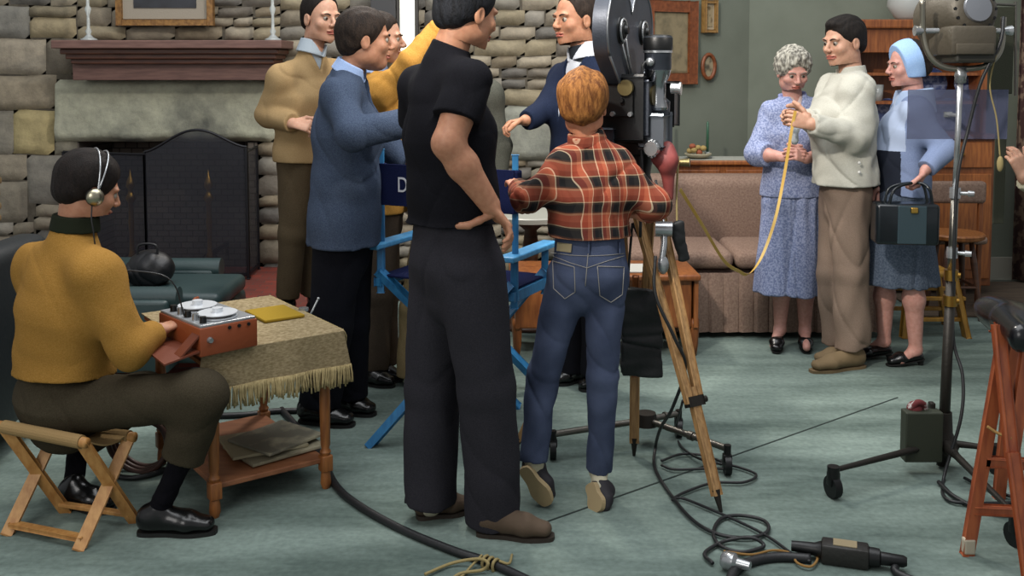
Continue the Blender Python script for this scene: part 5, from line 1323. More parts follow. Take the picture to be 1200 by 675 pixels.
bm = B(); box(bm, ct+V((0, 0, zt)), (wl_+.09, dl+.09, .022), ax=(ux, uy, UPV), bev=.006); obj('tabletop', bm, W_MAP, t)
bm = B(); box(bm, ct+V((0, 0, .105)), (wl_+.0, dl+.0, .02), ax=(ux, uy, UPV), bev=.004); obj('lower_shelf', bm, WOOD('wood_shelf', '#7a4c31', '#8d5c3d', (1.5, 8, 8)), t)
for (a, b) in ((p1, p2), (p2, p3), (p3, p4), (p4, p1)):
    bm = B(); beam(bm, a+V((0, 0, .53)), b+V((0, 0, .53)), .05, .016); obj('apron', bm, W_MAP, t)
# cloth
CL = mat('woven_runner', '#7b6c50', rough=.95, col2='#998a6c', nscale=70, bump=.7, bscale=260, stretch=(1, 1, 2.5), spec=.1)
zc_ = zt+.012
hw, hd = wl_/2+.052, dl/2+.05
tc_ = thing('tablecloth', 'coarse beige woven tablecloth with a long fringe over the side table', 'tablecloth', ct+V((0, 0, zc_)))
bm = B(); N1 = 40
def cl(u, v):   # u across (-1..1), v: 0 far .. 1 near edge .. >1 hanging
    return ct+ux*u*hw
rows = []
def cpt(u, v):
    if v <= 1: return ct+ux*u*hw+uy*(hd-(v)*2*hd)+V((0, 0, zc_+.004))
    s_ = v-1; return ct+ux*u*(hw+.02*s_)-uy*(hd+.004+.012*s_+.006*math.sin(u*9)*s_)+V((0, 0, zc_+.004-.125*s_))
vv = [i/8 for i in range(9)]+[1.02, 1.15, 1.4, 1.7, 2.0]
g1 = [[bm.verts.new(cpt(-1+2*i/N1, v)) for i in range(N1+1)] for v in vv]
g2 = [[bm.verts.new(cpt(-1+2*i/N1, v)+(-UPV*.004 if v <= 1 else uy*.004)) for i in range(N1+1)] for v in vv]
for a in range(len(vv)-1):
    for i in range(N1):
        bm.faces.new((g1[a][i], g1[a][i+1], g1[a+1][i+1], g1[a+1][i])); bm.faces.new((g2[a][i], g2[a+1][i], g2[a+1][i+1], g2[a][i+1]))
    for i in (0, N1): bm.faces.new((g1[a][i], g1[a+1][i], g2[a+1][i], g2[a][i]))
for r in (0, len(vv)-1):
    for i in range(N1): bm.faces.new((g1[r][i], g1[r][i+1], g2[r][i+1], g2[r][i]))
# right side drop
obj('cloth', bm, CL, tc_, smooth=False)
bm = B(); rg = random.Random(2)
for k in range(150):
    u = -1+2*(k+.5)/150; p = cpt(u, 1.98)+V((rg.uniform(-.002, .002), 0, 0)); L_ = rg.uniform(.055, .085); q = p+V((rg.uniform(-.008, .008), rg.uniform(-.008, .004), -L_))
    tube(bm, [p, p.lerp(q, .5)+V((rg.uniform(-.004, .004), -.003, 0)), q], .0034, n=5, sm=2)
for k in range(60):
    v = k/60; p = cpt(1, v)+V((.002, 0, 0)); L_ = rg.uniform(.05, .075); q = p+ux*rg.uniform(.002, .012)+V((0, 0, -L_))
    tube(bm, [p, p.lerp(q, .4)+ux*.01, q], .0034, n=5, sm=2)
o = obj('fringe', bm, mat('fringe_thread', '#8f7f58', rough=.95, col2='#a5946a', nscale=60), tc_, smooth=True); o['kind'] = 'stuff'
# yellow cloth, papers
c = W(322, 379, 3.86); c.z = zc_+.011
bm = B(); box(bm, c, (.16, .2, .012), ax=(ux, uy, UPV), bev=.004); 
solo('folded_cloth', bm, fab('yellow_cloth', '#8f7527'), 'folded yellow cloth on the fringed table behind the tape recorder', 'cloth')
rg = random.Random(4)
for k, (dx, dy, rot, cc_, lb) in enumerate(((.03, -.02, .1, '#7a745f', 'large worn magazine at the bottom of the pile on the lower shelf'), (.0, .02, -.12, '#8f866a', 'tan paper folder in the middle of the pile on the lower shelf'), (.045, .0, .3, '#6d6a5c', 'grey open magazine on top of the pile on the lower shelf'))):
    a = ux*math.cos(rot)+uy*math.sin(rot); b = uy*math.cos(rot)-ux*math.sin(rot); c = p2.lerp(p3, .35)-ux*.15+ux*dx+uy*dy+V((0, 0, .126+.0125*k)); bm = B()
    box(bm, c, (.3-.02*k, .24, .011), ax=(a, b, UPV), bev=.002)
    solo('magazine', bm, mat('magazine_paper%s' % 'abc'[k], cc_, rough=.6, col2='#a8a188', nscale=10, lo=.5, hi=.7), lb, 'magazine', 'papers on the lower shelf')
# ---------------------------------------------------------------- tape recorder
ORL = leather('orange_leather', '#7e3c1c', .5, .25)
zb = zc_+.006
# near corner, right corner, left corner of its top
nc = W(238, 384, 3.5); zt_ = nc.z
def onz(px, py, z): return G(px, py, z)
nc, rcn, lc = onz(234, 385, zb+.10), onz(292, 374, zb+.10), onz(176, 372, zb+.10)
ax_ = (rcn-nc).normalized(); ay_ = V((-ax_.y, ax_.x, 0)); w_, l_ = .21, .31
nc = V((nc.x, nc.y, zb+.1))
cR = nc+ax_*w_/2+ay_*l_/2; cR.z = zb
t = thing('tape_recorder', 'portable reel tape recorder in an orange leather case on the table', 'tape recorder', cR)
bm = B(); box(bm, cR+V((0, 0, .05)), (w_, l_, .096), ax=(ax_, ay_, UPV), bev=.006); obj('leather_case', bm, ORL, t, auto=40)
bm = B(); box(bm, cR+V((0, 0, .1015)), (w_-.01, l_-.01, .01), ax=(ax_, ay_, UPV), bev=.003); obj('top_plate', bm, mat('brushed_plate', '#8e9194', rough=.35, metal=.4), t)
for s_, nm in ((-.073, 'reel'), (.073, 'reel')):
    rcx = cR+ay_*s_+V((0, 0, .108)); bm = B(); cyl(bm, rcx, rcx+V((0, 0, .004)), .066, n=36); cyl(bm, rcx+V((0, 0, .012)), rcx+V((0, 0, .015)), .066, n=36); cyl(bm, rcx, rcx+V((0, 0, .03)), .018, n=18)
    r_ = obj('reel', bm, mat('reel_aluminium', '#ccd0d4', rough=.3, metal=.3, bump=.3, bscale=40), t, auto=40)
    bm = B(); cyl(bm, rcx+V((0, 0, .004)), rcx+V((0, 0, .012)), .05, n=30); obj('tape_pack', bm, mat('tape_brown', '#3b2a22', rough=.4), r_, auto=40)
for k in range(5):
    q = cR-ax_*(w_/2-.03)+ay_*(-.12+.055*k)+V((0, 0, .106)); bm = B(); cyl(bm, q, q+V((0, 0, .022)), .012, .010, 14); obj('knob', bm, CHROME if k % 2 else BLKM, t, auto=40)
for k in range(3):
    q = cR-ay_*(l_/2)+ax_*(.0+.035*k)+V((0, 0, .085)); bm = B(); cyl(bm, q, q-ay_*.004, .006, n=12); obj('socket', bm, BLKM, t)
q = cR-ay_*(l_/2)-ax_*.07+V((0, 0, .055)); bm = B(); cyl(bm, q, q-ay_*.01, .011, .008, 14); obj('strap_stud', bm, CHROME, t, auto=40)
# open flap and strap towards the sitter
bm = B(); fa = cR-ax_*(w_/2+.002); fl = [fa-ay_*l_/2+V((0, 0, .02)), fa+ay_*l_*.3+V((0, 0, .02)), fa+ay_*l_*.3-ax_*.1+V((0, 0, -.005+.02)), fa-ay_*l_/2-ax_*.12+V((0, 0, -.02+.02))]
prism(bm, fl, V((0, 0, .006))); box(bm, cR-ax_*(w_/2+.03)-ay_*(l_/2-.03)+V((0, 0, .045)), (.09, .05, .006), ax=((ax_+UPV*.9), ay_, (UPV-ax_*.9))); obj('case_flap', bm, leather('orange_leather_dark', '#5c2a16', .5), t)
bm = B(); tube(bm, [cR+ay_*l_/2+ax_*.02+V((0, 0, .07)), cR+ay_*(l_/2+.05)+ax_*.05+V((0, 0, .1)), cR+ay_*(l_/2+.12)+ax_*.1+V((0, 0, .09))], .006, n=8, flat=2); obj('shoulder_strap', bm, ORL, t)
# aerial rod
bm = B(); a = W(356, 384, 3.95); b = W(373, 350, 4.0); cyl(bm, a, b, .004, n=10); ball(bm, b, .006)
a0 = V((a.x, a.y, zc_)); cyl(bm, a0+V((0, 0, 0)), a0+V((0, 0, .012)), .02, n=16); cyl(bm, a0+V((0, 0, .008)), a, .004, n=10)
solo('microphone_rod', bm, CHROME, 'thin bright metal rod slanting up at the far corner of the table', 'rod')

# ---------------------------------------------------------------- headphones on the seated man
if 'HEADP' in globals():
    P = HEADP; k = P.hs
    t = thing('headphones', 'chrome and black headphones worn by the seated person', 'headphones', P.hp(0, 0, .1))
    for off in (.012, -.022):
        bm = B(); pts = []
        for i in range(15):
            a = PI*i/14; z_ = .125*math.sin(a)**.9 if 0 < i < 14 else 0; pts.append(P.hp(.099*math.cos(a), off*math.sin(a)+.005, -.0+z_*1.12))
        tube(bm, pts, .003*k, n=8, sm=3); obj('headband', bm, CHROME, t, smooth=True)
    for s_ in (1, -1):
        bm = B(); c = P.hp(s_*.088, .002, -.012); n = P.hx*s_
        lathe(bm, c, n, [(0, .028*k), (.012*k, .03*k)], n=24); obj('ear_pad', bm, leather('black_pad', '#0c0c0c', .6), t, auto=40)
        bm = B(); lathe(bm, c+n*.012*k, n, [(0, .029*k), (.006*k, .028*k), (.014*k, .019*k), (.018*k, .006*k)], n=24); obj('ear_cup', bm, mat('cup_steel', '#a39d88', rough=.3, metal=1), t, smooth=True)
        bm = B(); cyl(bm, c+n*.012*k, P.hp(s_*.099, .004, .03), .0035*k, n=8); obj('yoke', bm, CHROME, t)
    bm = B(); c = P.hp(.094, .002, -.04); tube(bm, [c, c+V((.005, -.01, -.07)), c+V((.04, .0, -.2)), V((cR.x-.1, cR.y-.1, zb+.25)), cR-ax_*.08+V((0, 0, .1))], .0025, n=8); obj('cord', bm, RUBBER, t, smooth=True)

# ---------------------------------------------------------------- director chair
BLU = WOOD('blue_paint', '#23608e', '#2f76a6', (10, 10, 2), .45)
NAVC = fab('navy_canvas', '#0f1533', '#131a3b')
ZA = .76
def atz(px, py, z): return G(px, py, z)
OL, OR = atz(443, 290, ZA), atz(600, 305, ZA); OL.z = OR.z = 0
cw_ = (OR-OL).normalized(); cdp = V((-cw_.y, cw_.x, 0)); cwl = (OR-OL).length; dep = .36
t = thing('director_chair', 'blue folding director chair with navy lettered canvas back', 'chair', OL+cw_*cwl/2+cdp*dep/2)
Lf, Rf = G(433, 523), G(607, 478); Lt, Rt = OL+V((0, 0, .66)), OR+V((0, 0, .66))
for (p, q) in ((Lf, Rt), (Rf, Lt), (Lf+cdp*.34+V((.02, 0, 0)), Rt+cdp*dep*.9), (Rf+cdp*.3, Lt+cdp*dep*.9)):
    bm = B(); beam(bm, p, q, .024, .044, bev=.004, up=tuple(cdp)); obj('leg', bm, BLU, t)
UP_ = V((0, 0, 1)); ARM = WOOD('blue_paint_light', '#3b7fae', '#4d93c0', (10, 10, 2), .45)
for O in (OL, OR):
    bm = B(); beam(bm, O+cdp*.02+V((0, 0, .56)), O+cdp*.02+V((0, 0, ZA)), .03, .03); beam(bm, O+cdp*(dep-.04)+V((0, 0, .56)), O+cdp*(dep-.04)+V((0, 0, ZA)), .03, .03); beam(bm, O-cdp*.01+V((0, 0, .61)), O+cdp*dep+V((0, 0, .61)), .03, .036); obj('side_frame', bm, BLU, t)
    bm = B(); box(bm, O+cdp*(dep/2-.02)+V((0, 0, ZA+.011)), (.075, dep+.08, .024), ax=(cw_, cdp, UP_), bev=.006); obj('armrest', bm, ARM, t)
zb0, zb1 = W(460, 242, OL.y-.06).z, W(460, 193, OL.y-.06).z
for O in (OL, OR): bm = B(); beam(bm, O+cdp*.03+V((0, 0, .6)), O+cdp*.03+V((0, 0, zb1+.06)), .026, .026); obj('back_post', bm, BLU, t)
bm = B(); box(bm, OL+cw_*cwl/2-cdp*.0+V((0, 0, (zb0+zb1)/2)), (cwl+.02, .006, zb1-zb0), ax=(cw_, cdp, UP_), bev=.002)
for O in (OL, OR): box(bm, O+cdp*.028+V((0, 0, (zb0+zb1)/2)), (.046, .05, zb1-zb0-.002), ax=(cw_, cdp, UP_), bev=.01)
cb = obj('canvas_back', bm, NAVC, t)
bm = B(); box(bm, OL+cw_*cwl/2+cdp*dep/2+V((0, 0, .635)), (cwl, dep-.04, .01), ax=(cw_, cdp, UP_), bev=.003); obj('canvas_seat', bm, NAVC, t)
bm = B(); 
cu = bpy.data.curves.new('lettering', 'FONT'); cu.body = 'DIRECTOR'; cu.size = .115; cu.extrude = .0008; cu.align_x = 'CENTER'; cu.align_y = 'CENTER'; cu.space_character = 1.05
to = bpy.data.objects.new('lt', cu); COL.objects.link(to); bpy.context.view_layer.update()
dg = bpy.context.evaluated_depsgraph_get(); me = bpy.data.meshes.new_from_object(to.evaluated_get(dg)); bpy.data.objects.remove(to)
xs = [v.co.x for v in me.vertices]; wtxt = max(xs)-min(xs)
tp_ = (W(469, 214, 4.25)-OL); u0 = tp_.dot(cw_)
u0 = .105; sc_ = .36/wtxt; 
Rm = Matrix((( cw_.x, 0, -cdp.x, 0), (cw_.y, 0, -cdp.y, 0), (0, 1, 0, 0), (0, 0, 0, 1)))
pos = OL+cw_*(u0+wtxt*sc_/2)-cdp*.0045; pos.z = (zb0+zb1)/2
me.transform(Matrix.Translation(pos) @ Rm @ Matrix.Diagonal((sc_, .8, 1, 1)))
link_mesh('lettering', me, mat('white_lettering', '#b9bcc4', rough=.8), cb)

# ---------------------------------------------------------------- film camera, magazine, motor
Yc = 3.86
cdv = V((.375, .927, 0)).normalized(); cnv = V((cdv.y, -cdv.x, 0)); AX = (cdv, cnv, UPV)   # along the lens, towards the viewer's right, up
zt_b, zb_b = W(740, 90, Yc).z, W(740, 160, Yc).z
cc = W(738, 125, Yc); cc.z = (zt_b+zb_b)/2; hB = zt_b-zb_b
t = thing('film_camera', 'large black film camera with twin magazine mounted on the wooden tripod', 'film camera', V((cc.x, cc.y, zb_b)))
bm = B(); box(bm, cc, (.30, .16, hB), ax=AX, bev=.012); obj('camera_body', bm, BLKM, t, auto=40)
bm = B(); box(bm, cc+cnv*.088+V((0, 0, .0)), (.26, .02, hB*.86), ax=AX, bev=.008); d_ = obj('side_door', bm, CAMG, t, auto=40)
bm = B(); q = cc+cnv*.098-cdv*.05+V((0, 0, .045)); cyl(bm, q, q+cnv*.008, .035, n=26); obj('dial', bm, mat('brass_dull', '#6b6040', rough=.4, metal=.8), d_, auto=40)
bm = B(); q = cc-cdv*.155+V((0, 0, .03)); box(bm, q, (.02, .1, hB*.5), ax=AX, bev=.006); obj('back_plate', bm, BLKM, t)
bm = B(); q = cc-cdv*.165+cnv*.03+V((0, 0, .075)); cyl(bm, q, q-cdv*.012, .03, .028, 24); obj('footage_dial', bm, mat('brass_dull', '#6b6040', rough=.4, metal=.8), t, auto=40)
bm = B(); q = cc-cdv*.15-cnv*.05+V((0, 0, -.1)); box(bm, q, (.08, .07, .05), ax=AX, bev=.006); obj('footage_counter', bm, CAMG, t, auto=40)
for k in range(4):
    q = cc-cdv*.166+cnv*(-.05+.033*k)+V((0, 0, .03-.05*(k % 2))); bm = B(); cyl(bm, q, q-cdv*.014, .01, .008, 14); obj('knob', bm, CHROME if k % 2 else BLKM, t, auto=40)
# mattebox + lens on the far side
bm = B(); q = cc+cdv*.15; lathe(bm, q, cdv, [(0, .05), (.05, .05), (.055, .042), (.11, .042), (.12, .05), (.13, .05)], n=28); obj('lens', bm, BLKM, t, auto=40)
bm = B(); q = cc+cdv*.33; box(bm, q, (.1, .2, .17), ax=AX, bev=.006); obj('matte_box', bm, BLKM, t)
# viewfinder tube on the left
bm = B(); q = cc-cnv*.13-cdv*.12+V((0, 0, .03)); cyl(bm, q, q+cdv*.4, .035, n=24); cyl(bm, q-cdv*.05, q, .022, .03, 20); obj('viewfinder', bm, BLKM, t, auto=40)
# magazine: two lobes
zm = W(740, 37, Yc).z; lr = .163
def outline(r=1.0):
    pts = []; sp = .15
    for i in range(25): a = math.radians(215)-math.radians(215-24)*i/24; pts.append((-sp+lr*r*math.cos(a), lr*r*math.sin(a)))
    for i in range(25): a = math.radians(156)-math.radians(156+35)*i/24; pts.append((sp+lr*r*math.cos(a), lr*r*math.sin(a)))
    pts += [(.12, -lr*r-.045), (.085, -lr-.075), (-.1, -lr-.075), (-.15, -lr*r-.03)]
    return pts
mc = V((cc.x, cc.y, zm))+cdv*0
mt = mc-cnv*.045-cdv*.02
bm = B(); prism(bm, [mt+cdv*x+UPV*z for x, z in outline()], cnv*.055); o = obj('magazine', bm, CAMG, t, auto=35)
bm = B(); P_ = [mt+cnv*.055+cdv*x+UPV*z for x, z in outline(.99)]; tube(bm, P_+[P_[0]], .0045, n=8, sm=0); obj('magazine_rim', bm, mat('rim_steel', '#7b7e82', rough=.35, metal=.9), o, smooth=True)
for s_ in (-1, 1):
    q = mt+cnv*.055+cdv*s_*.15; bm = B(); lathe(bm, q, cnv, [(0, .05), (.006, .048), (.008, .034), (.018, .03), (.02, .018), (.03, .014)], n=28); obj('magazine_hub', bm, BLKM, o, auto=40)
    bm = B(); rings_ = [q+cnv*.012+(cdv*math.cos(2*PI*i/24)+UPV*math.sin(2*PI*i/24))*.04 for i in range(25)]; tube(bm, rings_, .005, n=8, sm=0); obj('hub_ring', bm, CHROME, o, smooth=True)
q0 = mt+cnv*.062+cdv*-.11+V((0, 0, -.02)); bm = B(); tube(bm, [q0, q0+cdv*.1+V((0, 0, -.17))], .005, n=8, sm=0); tube(bm, [mt+cnv*.062-cdv*.15+V((0, 0, -.05)), mt+cnv*.062-cdv*.02+V((0, 0, -.19))], .004, n=8, sm=0); obj('take_up_belt', bm, CHROME, o, smooth=True)
# motor on the right side
mz0 = W(772, 82, Yc).z; mz1 = W(772, 42, Yc).z; mm = W(771, 60, Yc-.06)
mx_ = V((mm.x, mm.y, 0))
bm = B(); lathe(bm, mx_+V((0, 0, mz0)), UPV, [(0, .046), (.006, .05), ((mz1-mz0)*.55, .05), ((mz1-mz0)*.58, .053), ((mz1-mz0)*.95, .053), ((mz1-mz0), .045)], n=32); mo = obj('drive_motor', bm, CAMG, t, auto=40)
bm = B(); lathe(bm, mx_+V((0, 0, mz0+(mz1-mz0)*.58)), UPV, [(0, .0535), (.004, .0545), ((mz1-mz0)*.34, .0545), ((mz1-mz0)*.42, .048), ((mz1-mz0)*.44, .03)], n=32); obj('motor_cap', bm, BLKM, mo, auto=40)
bm = B(); lathe(bm, mx_+V((0, 0, mz0+(mz1-mz0)*.5)), UPV, [(0, .0535), (.008, .0535)], n=32); obj('motor_band', bm, CHROME, mo, auto=40)
bm = B(); z2 = W(772, 128, Yc).z; lathe(bm, mx_+V((0, 0, z2)), UPV, [(0, .036), (.01, .04), (.04, .03), (.1, .03), (.12, .042), ((mz0-z2), .05)], n=28); obj('gear_housing', bm, mat('bright_steel', '#a6a9ac', rough=.22, metal=1), mo, auto=40)
bm = B(); q = mx_-V((.035, .045, 0))+V((0, 0, mz0+.03)); ball(bm, q, .017); cyl(bm, q, q+V((.02, .02, 0)), .009); obj('cable_plug', bm, CHROME, mo, smooth=True)
bm = B(); q2 = q+V((-.03, -.01, -.03)); tube(bm, [q, q2+V((0, 0, -.0)), q2+V((0, 0, -.25)), V((q2.x+.0, q2.y-.02, zb_b-.1)), V((q2.x-.005, q2.y-.03, zb_b-.36))], .0055, n=10); obj('power_cord', bm, RUBBER, mo, smooth=True)
bm = B(); q = mx_+V((.05, -.0, z2+.08)); cyl(bm, q, q+V((.03, -.01, 0)), .02, .018, 20); cyl(bm, q+V((.03, -.01, 0)), q+V((.036, -.012, 0)), .024, .024, 20); obj('focus_knob', bm, CHROME, mo, auto=40)
bm = B(); q = mx_+V((0, .05, z2-.03)); lathe(bm, q-V((0, 0, .09)), UPV, [(0, .03), (.02, .05), (.15, .055), (.17, .03)], n=26); obj('rear_housing', bm, CAMG, mo, auto=40)
bm = B(); q = cc+cnv*.11-cdv*.04+V((0, 0, -.085)); box(bm, q, (.14, .07, .11), ax=AX, bev=.012); obj('control_box', bm, mat('panel_steel', '#5d6268', rough=.35, metal=.8), t, auto=40)
# tripod head
red = mat('red_enamel', '#8a4340', rough=.5, spec=.4, col2='#7b3a38', nscale=30)
za = W(758, 235, Yc).z
hd_ = V((cc.x+.03, cc.y, 0))
f1, f2, f3 = G(845, 600), G(743, 534), G(601, 532)
t2 = thing('tripod', 'tall wooden camera tripod with three pale legs behind the boy', 'tripod', (f1+f2+f3)/3)
bm = B(); lathe(bm, hd_+V((0, 0, zb_b-.07)), UPV, [(0, .06), (.01, .09), (.05, .095), (.068, .07)], n=32); obj('head_plate', bm, BLKM, t2, auto=40)
bm = B(); lathe(bm, hd_+V((0, 0, za-.02)), UPV, [(0, .05), (.02, .075), (.06, .07), (.12, .05), (zb_b-.07-za+.02, .06)], n=28); obj('crown', bm, BLKM, t2, auto=40)
q = W(782, 190, Yc-.1); bm = B()
net_mesh('red_gear_housing', [([el(q+V((0, 0, .02)), (.034, .04, .058), k=0), rc(q+V((0, 0, 0)), q+V((.008, 0, -.13)), .03, .016, .03), ec(q+V((-.03, -.01, .02)), q+V((.0, -.02, .0)), (.035, .03), (.04, .03), (0, 0, 1), .02)], .004, None)], [red], t2)
bm = B(); q2 = q+V((-.06, -.05, .055)); cyl(bm, q2, q2+V((-.012, -.02, .0)), .028, .026, 24); cyl(bm, q2, q2+V((.04, .05, 0)), .012)
for i in range(12): a = 2*PI*i/12; ball(bm, q2+V((-.006, -.01, 0))+V((.6*math.cos(a)*.03, -.3*math.cos(a)*.03, math.sin(a)*.03)), .006, u=8, v=6)
obj('gear_wheel', bm, CHROME, t2, auto=50)
bm = B(); q2 = q+V((.045, -.01, .0)); cyl(bm, q2, q2+V((.035, -.01, .0)), .013, .016, 18); obj('lock_knob', bm, mat('brass_dull', '#6b6040', rough=.4, metal=.8), t2, auto=40)
bm = B(); q2 = hd_+V((.0, -.02, za+.06)); cyl(bm, q2, q2+V((-.11, -.05, -.09)), .012); q3 = q2+V((-.12, -.06, -.105)); cyl(bm, q3, q3+V((-.055, -.01, 0)), .026, .026, 20); cyl(bm, q3+V((.02, .0, 0)), q3+V((.07, .01, 0)), .026, .026, 20); obj('pan_weights', bm, BLKM, t2, auto=40)
bm = B(); cyl(bm, q3+V((.0, 0, 0)), q3+V((.0, 0, -.2)), .004, n=8); obj('hook_rod', bm, CHROME, t2)
for f in (f1, f2, f3):
    d2 = (f-V((hd_.x, hd_.y, 0))).normalized(); sd = V((-d2.y, d2.x, 0)); top = V((hd_.x, hd_.y, za))+d2*.055; full = f-top; mid = top+full*.66; ld = full.normalized()
    bm = B()
    for s_ in (-1, 1): beam(bm, top+sd*s_*.058, mid+sd*s_*.022, .02, .024, bev=.005, up=tuple(sd))
    beam(bm, top+full*.62, f-ld*.06, .022, .028, bev=.005, up=tuple(sd))
    lg = obj('leg', bm, W_TRI, t2)
    if f is f2: bm = B(); beam(bm, top+full*.3, mid+ld*.02, .034, .018, bev=.004, up=tuple(sd)); obj('slide_board', bm, WOOD('wood_orange', '#7a4420', '#9a5d2c'), lg)
    bm = B(); box(bm, mid, (.064, .032, .028), ax=(sd, sd.cross(ld), ld), bev=.004); cyl(bm, mid+sd*.03, mid+sd*.055, .01, .012, 12); obj('leg_clamp', bm, DKMET, lg, auto=40)
    bm = B(); cyl(bm, f-ld*.075, f, .015, .006, 14); obj('spike', bm, DKMET, lg, auto=40)
    bm = B(); cyl(bm, top-sd*.07, top+sd*.07, .016, n=14); obj('hinge', bm, DKMET, lg, auto=40)
# rolling spreader
hub = (f1+f2+f3)/3; hub = G(757, 492, .1)
t3 = thing('rolling_spreader', 'low metal rolling spreader with casters beneath the tripod', 'dolly', V((hub.x, hub.y, 0)))
for cst in (G(648, 538), G(795, 512), G(852, 556)):
    e = V((cst.x, cst.y, .1)); bm = B(); cyl(bm, hub, e, .013, n=14); cyl(bm, hub.lerp(e, .55), hub.lerp(e, .6), .018, n=14); ar = obj('arm', bm, STEEL, t3, auto=40)
    bm = B(); cyl(bm, e+V((0, 0, .015)), e+V((0, 0, -.02)), .014, n=12); box(bm, e+V((0, 0, -.035)), (.034, .03, .03), bev=.004); cyl(bm, (cst.x-.012, cst.y, .038), (cst.x+.012, cst.y, .038), .038, n=22); obj('caster', bm, BLKM, ar, auto=40)
bm = B(); cyl(bm, hub+V((0, 0, -.02)), hub+V((0, 0, .03)), .05, .04, 20); obj('hub', bm, DKMET, t3, auto=40)
# leather bag hanging on the tripod leg
c0, c1 = W(727, 337, 3.8), W(776, 440, 3.8)
t = thing('camera_weight_bag', 'flat black leather bag hanging on the back leg of the tripod', 'bag', V(((c0.x+c1.x)/2, 3.8, c1.z)))
net_mesh('bag_panel', [([ec(((c0.x+c1.x)/2, 3.78, c1.z), ((c0.x+c1.x)/2, 3.78, c0.z), ((c1.x-c0.x)/2+.01, .03), ((c1.x-c0.x)/2, .02), (1, 0, 0), 0, fa=True, fb=True), fn(lambda X, Y, Z, d: np.maximum(np.maximum(np.abs(X-(c0.x+c1.x)/2)-(c1.x-c0.x)/2, np.abs(Y-3.78)-.02), np.maximum(Z-c0.z, c1.z-Z))), fold(.005, (14, 10, 28), 2.)], .005, None)], [leather('black_hide', '#141618', .55, .4)], t)
bm = B(); 
for x in (c0.x+.03, c1.x-.03): tube(bm, [V((x, 3.78, c0.z-.01)), V((x, 3.8, c0.z+.06)), V((hd_.x-.02, 3.83, c0.z+.24))], .005, n=8)
obj('strap', bm, leather('black_hide', '#141618', .55, .4), t, smooth=True)
# pulley and pouch
q = W(778, 268, 3.72); bm = B(); cyl(bm, q+V((-.03, 0, 0)), q+V((.03, -.01, 0)), .028, n=20); tube(bm, [q, q+V((0, -.01, -.05)), q+V((-.01, -.02, -.12))], .012, n=10); ball(bm, q+V((-.005, -.02, -.13)), (.022, .014, .035)); tube(bm, [q+V((0, 0, .02)), V((q.x-.01, q.y+.05, q.z+.09)), V((q.x-.02, q.y+.08, q.z+.17))], .005, n=8)
solo('cable_connector', bm, CHROME, 'shiny metal cable connector hanging on the front of the tripod', 'connector', auto=50)
q = W(797, 283, 3.75)
t = thing('lens_pouch', 'narrow black pouch hanging from a pale cord beside the tripod', 'pouch', q)
net_mesh('pouch', [([ec(q+V((-.012, 0, .065)), q+V((.015, 0, -.065)), (.026, .014), (.022, .012), (1, 0, 0), 0), fold(.003, (40, 40, 30), 1.)], .004, None)], [leather('black_hide', '#141618', .55, .4)], t)
bm = B(); tube(bm, [q+V((-.012, 0, .06)), W(793, 225, 3.78), W(795, 183, 3.8)], .004, n=8); obj('cord', bm, fab('cord_pale', '#8d7f58'), t, smooth=True)
# bottom of cable from motor: long cord to the floor
def cable(name, pts, r, label, m=RUBBER, cat='cable', group=None, sm=10):
    bm = B(); tube(bm, pts, r, n=10, sm=sm); return solo(name, bm, m, label, cat, group, smooth=True)
g = lambda px, py, z=.012: G(px, py, z)
cable('power_cable', [W(768, 300, 3.66), W(768, 345, 3.62), W(790, 395, 3.6), W(803, 430, 3.62), W(788, 478, 3.68), W(774, 502, 3.84), g(768, 525, .03), g(768, 550), g(790, 585), g(815, 612), g(845, 627), g(880, 630), g(900, 622), g(895, 610), g(868, 604), g(845, 608), g(836, 625), g(845, 640), g(870, 647), g(895, 640), g(880, 630, .03), g(850, 634), g(826, 648), g(835, 660)], .0062, 'black cable hanging from the film camera and looping on the carpet')
cable('thin_cable', [W(800, 470, 3.66), g(792, 505), g(800, 525), g(826, 540, .02), g(860, 546), g(886, 556), g(872, 565), g(835, 566), g(800, 578), g(788, 586), g(800, 584), g(840, 600), g(880, 618), g(905, 632), g(930, 650), g(950, 658)], .005, 'thin black cable crossing under the tripod feet to the connector box')
cable('thin_cable', [g(775, 545), g(790, 550), g(830, 549), g(856, 548, .02), g(830, 535), g(800, 532), g(775, 540)], .005, 'thin black cable coiled around the front tripod foot')
cable('power_cable', [g(852, 690), g(862, 668), g(885, 657), g(915, 653), g(950, 655)], .016, 'thick grey cable running into the left end of the connector box')
cable('rope_tie', [g(848, 646), g(880, 650), g(905, 645), g(925, 648), g(935, 660), g(950, 664), g(958, 655), g(953, 648)], .004, 'loose tan cord tied around the cable near the connector box', fab('cord_tan', '#87683e'), 'cord')
ka, kb = g(565, 657, .014), g(585, 664, .014); kd = (kb-ka).normalized(); ks, kt, _ = frame_from(kd)
bm = B()
for i in range(3): q = ka.lerp(kb, .2+.3*i); tube(bm, [q+(ks*math.cos(a)+kt*math.sin(a))*.018 for a in [2*PI*k/12 for k in range(12)]], .005, n=8, sm=2, close=True)
tube(bm, [ka+V((0, 0, .018)), ka+V((-.03, -.03, .0)), g(540, 676, .006), g(515, 690, .006)], .004, n=8); tube(bm, [kb+V((0, 0, .018)), kb+V((.03, .0, .01)), g(600, 650, .006)], .004, n=8)
solo('rope_knot', bm, fab('cord_pale', '#8d7f58'), 'knot of pale cord wound around the thick cable at the bottom', 'knot', smooth=True)
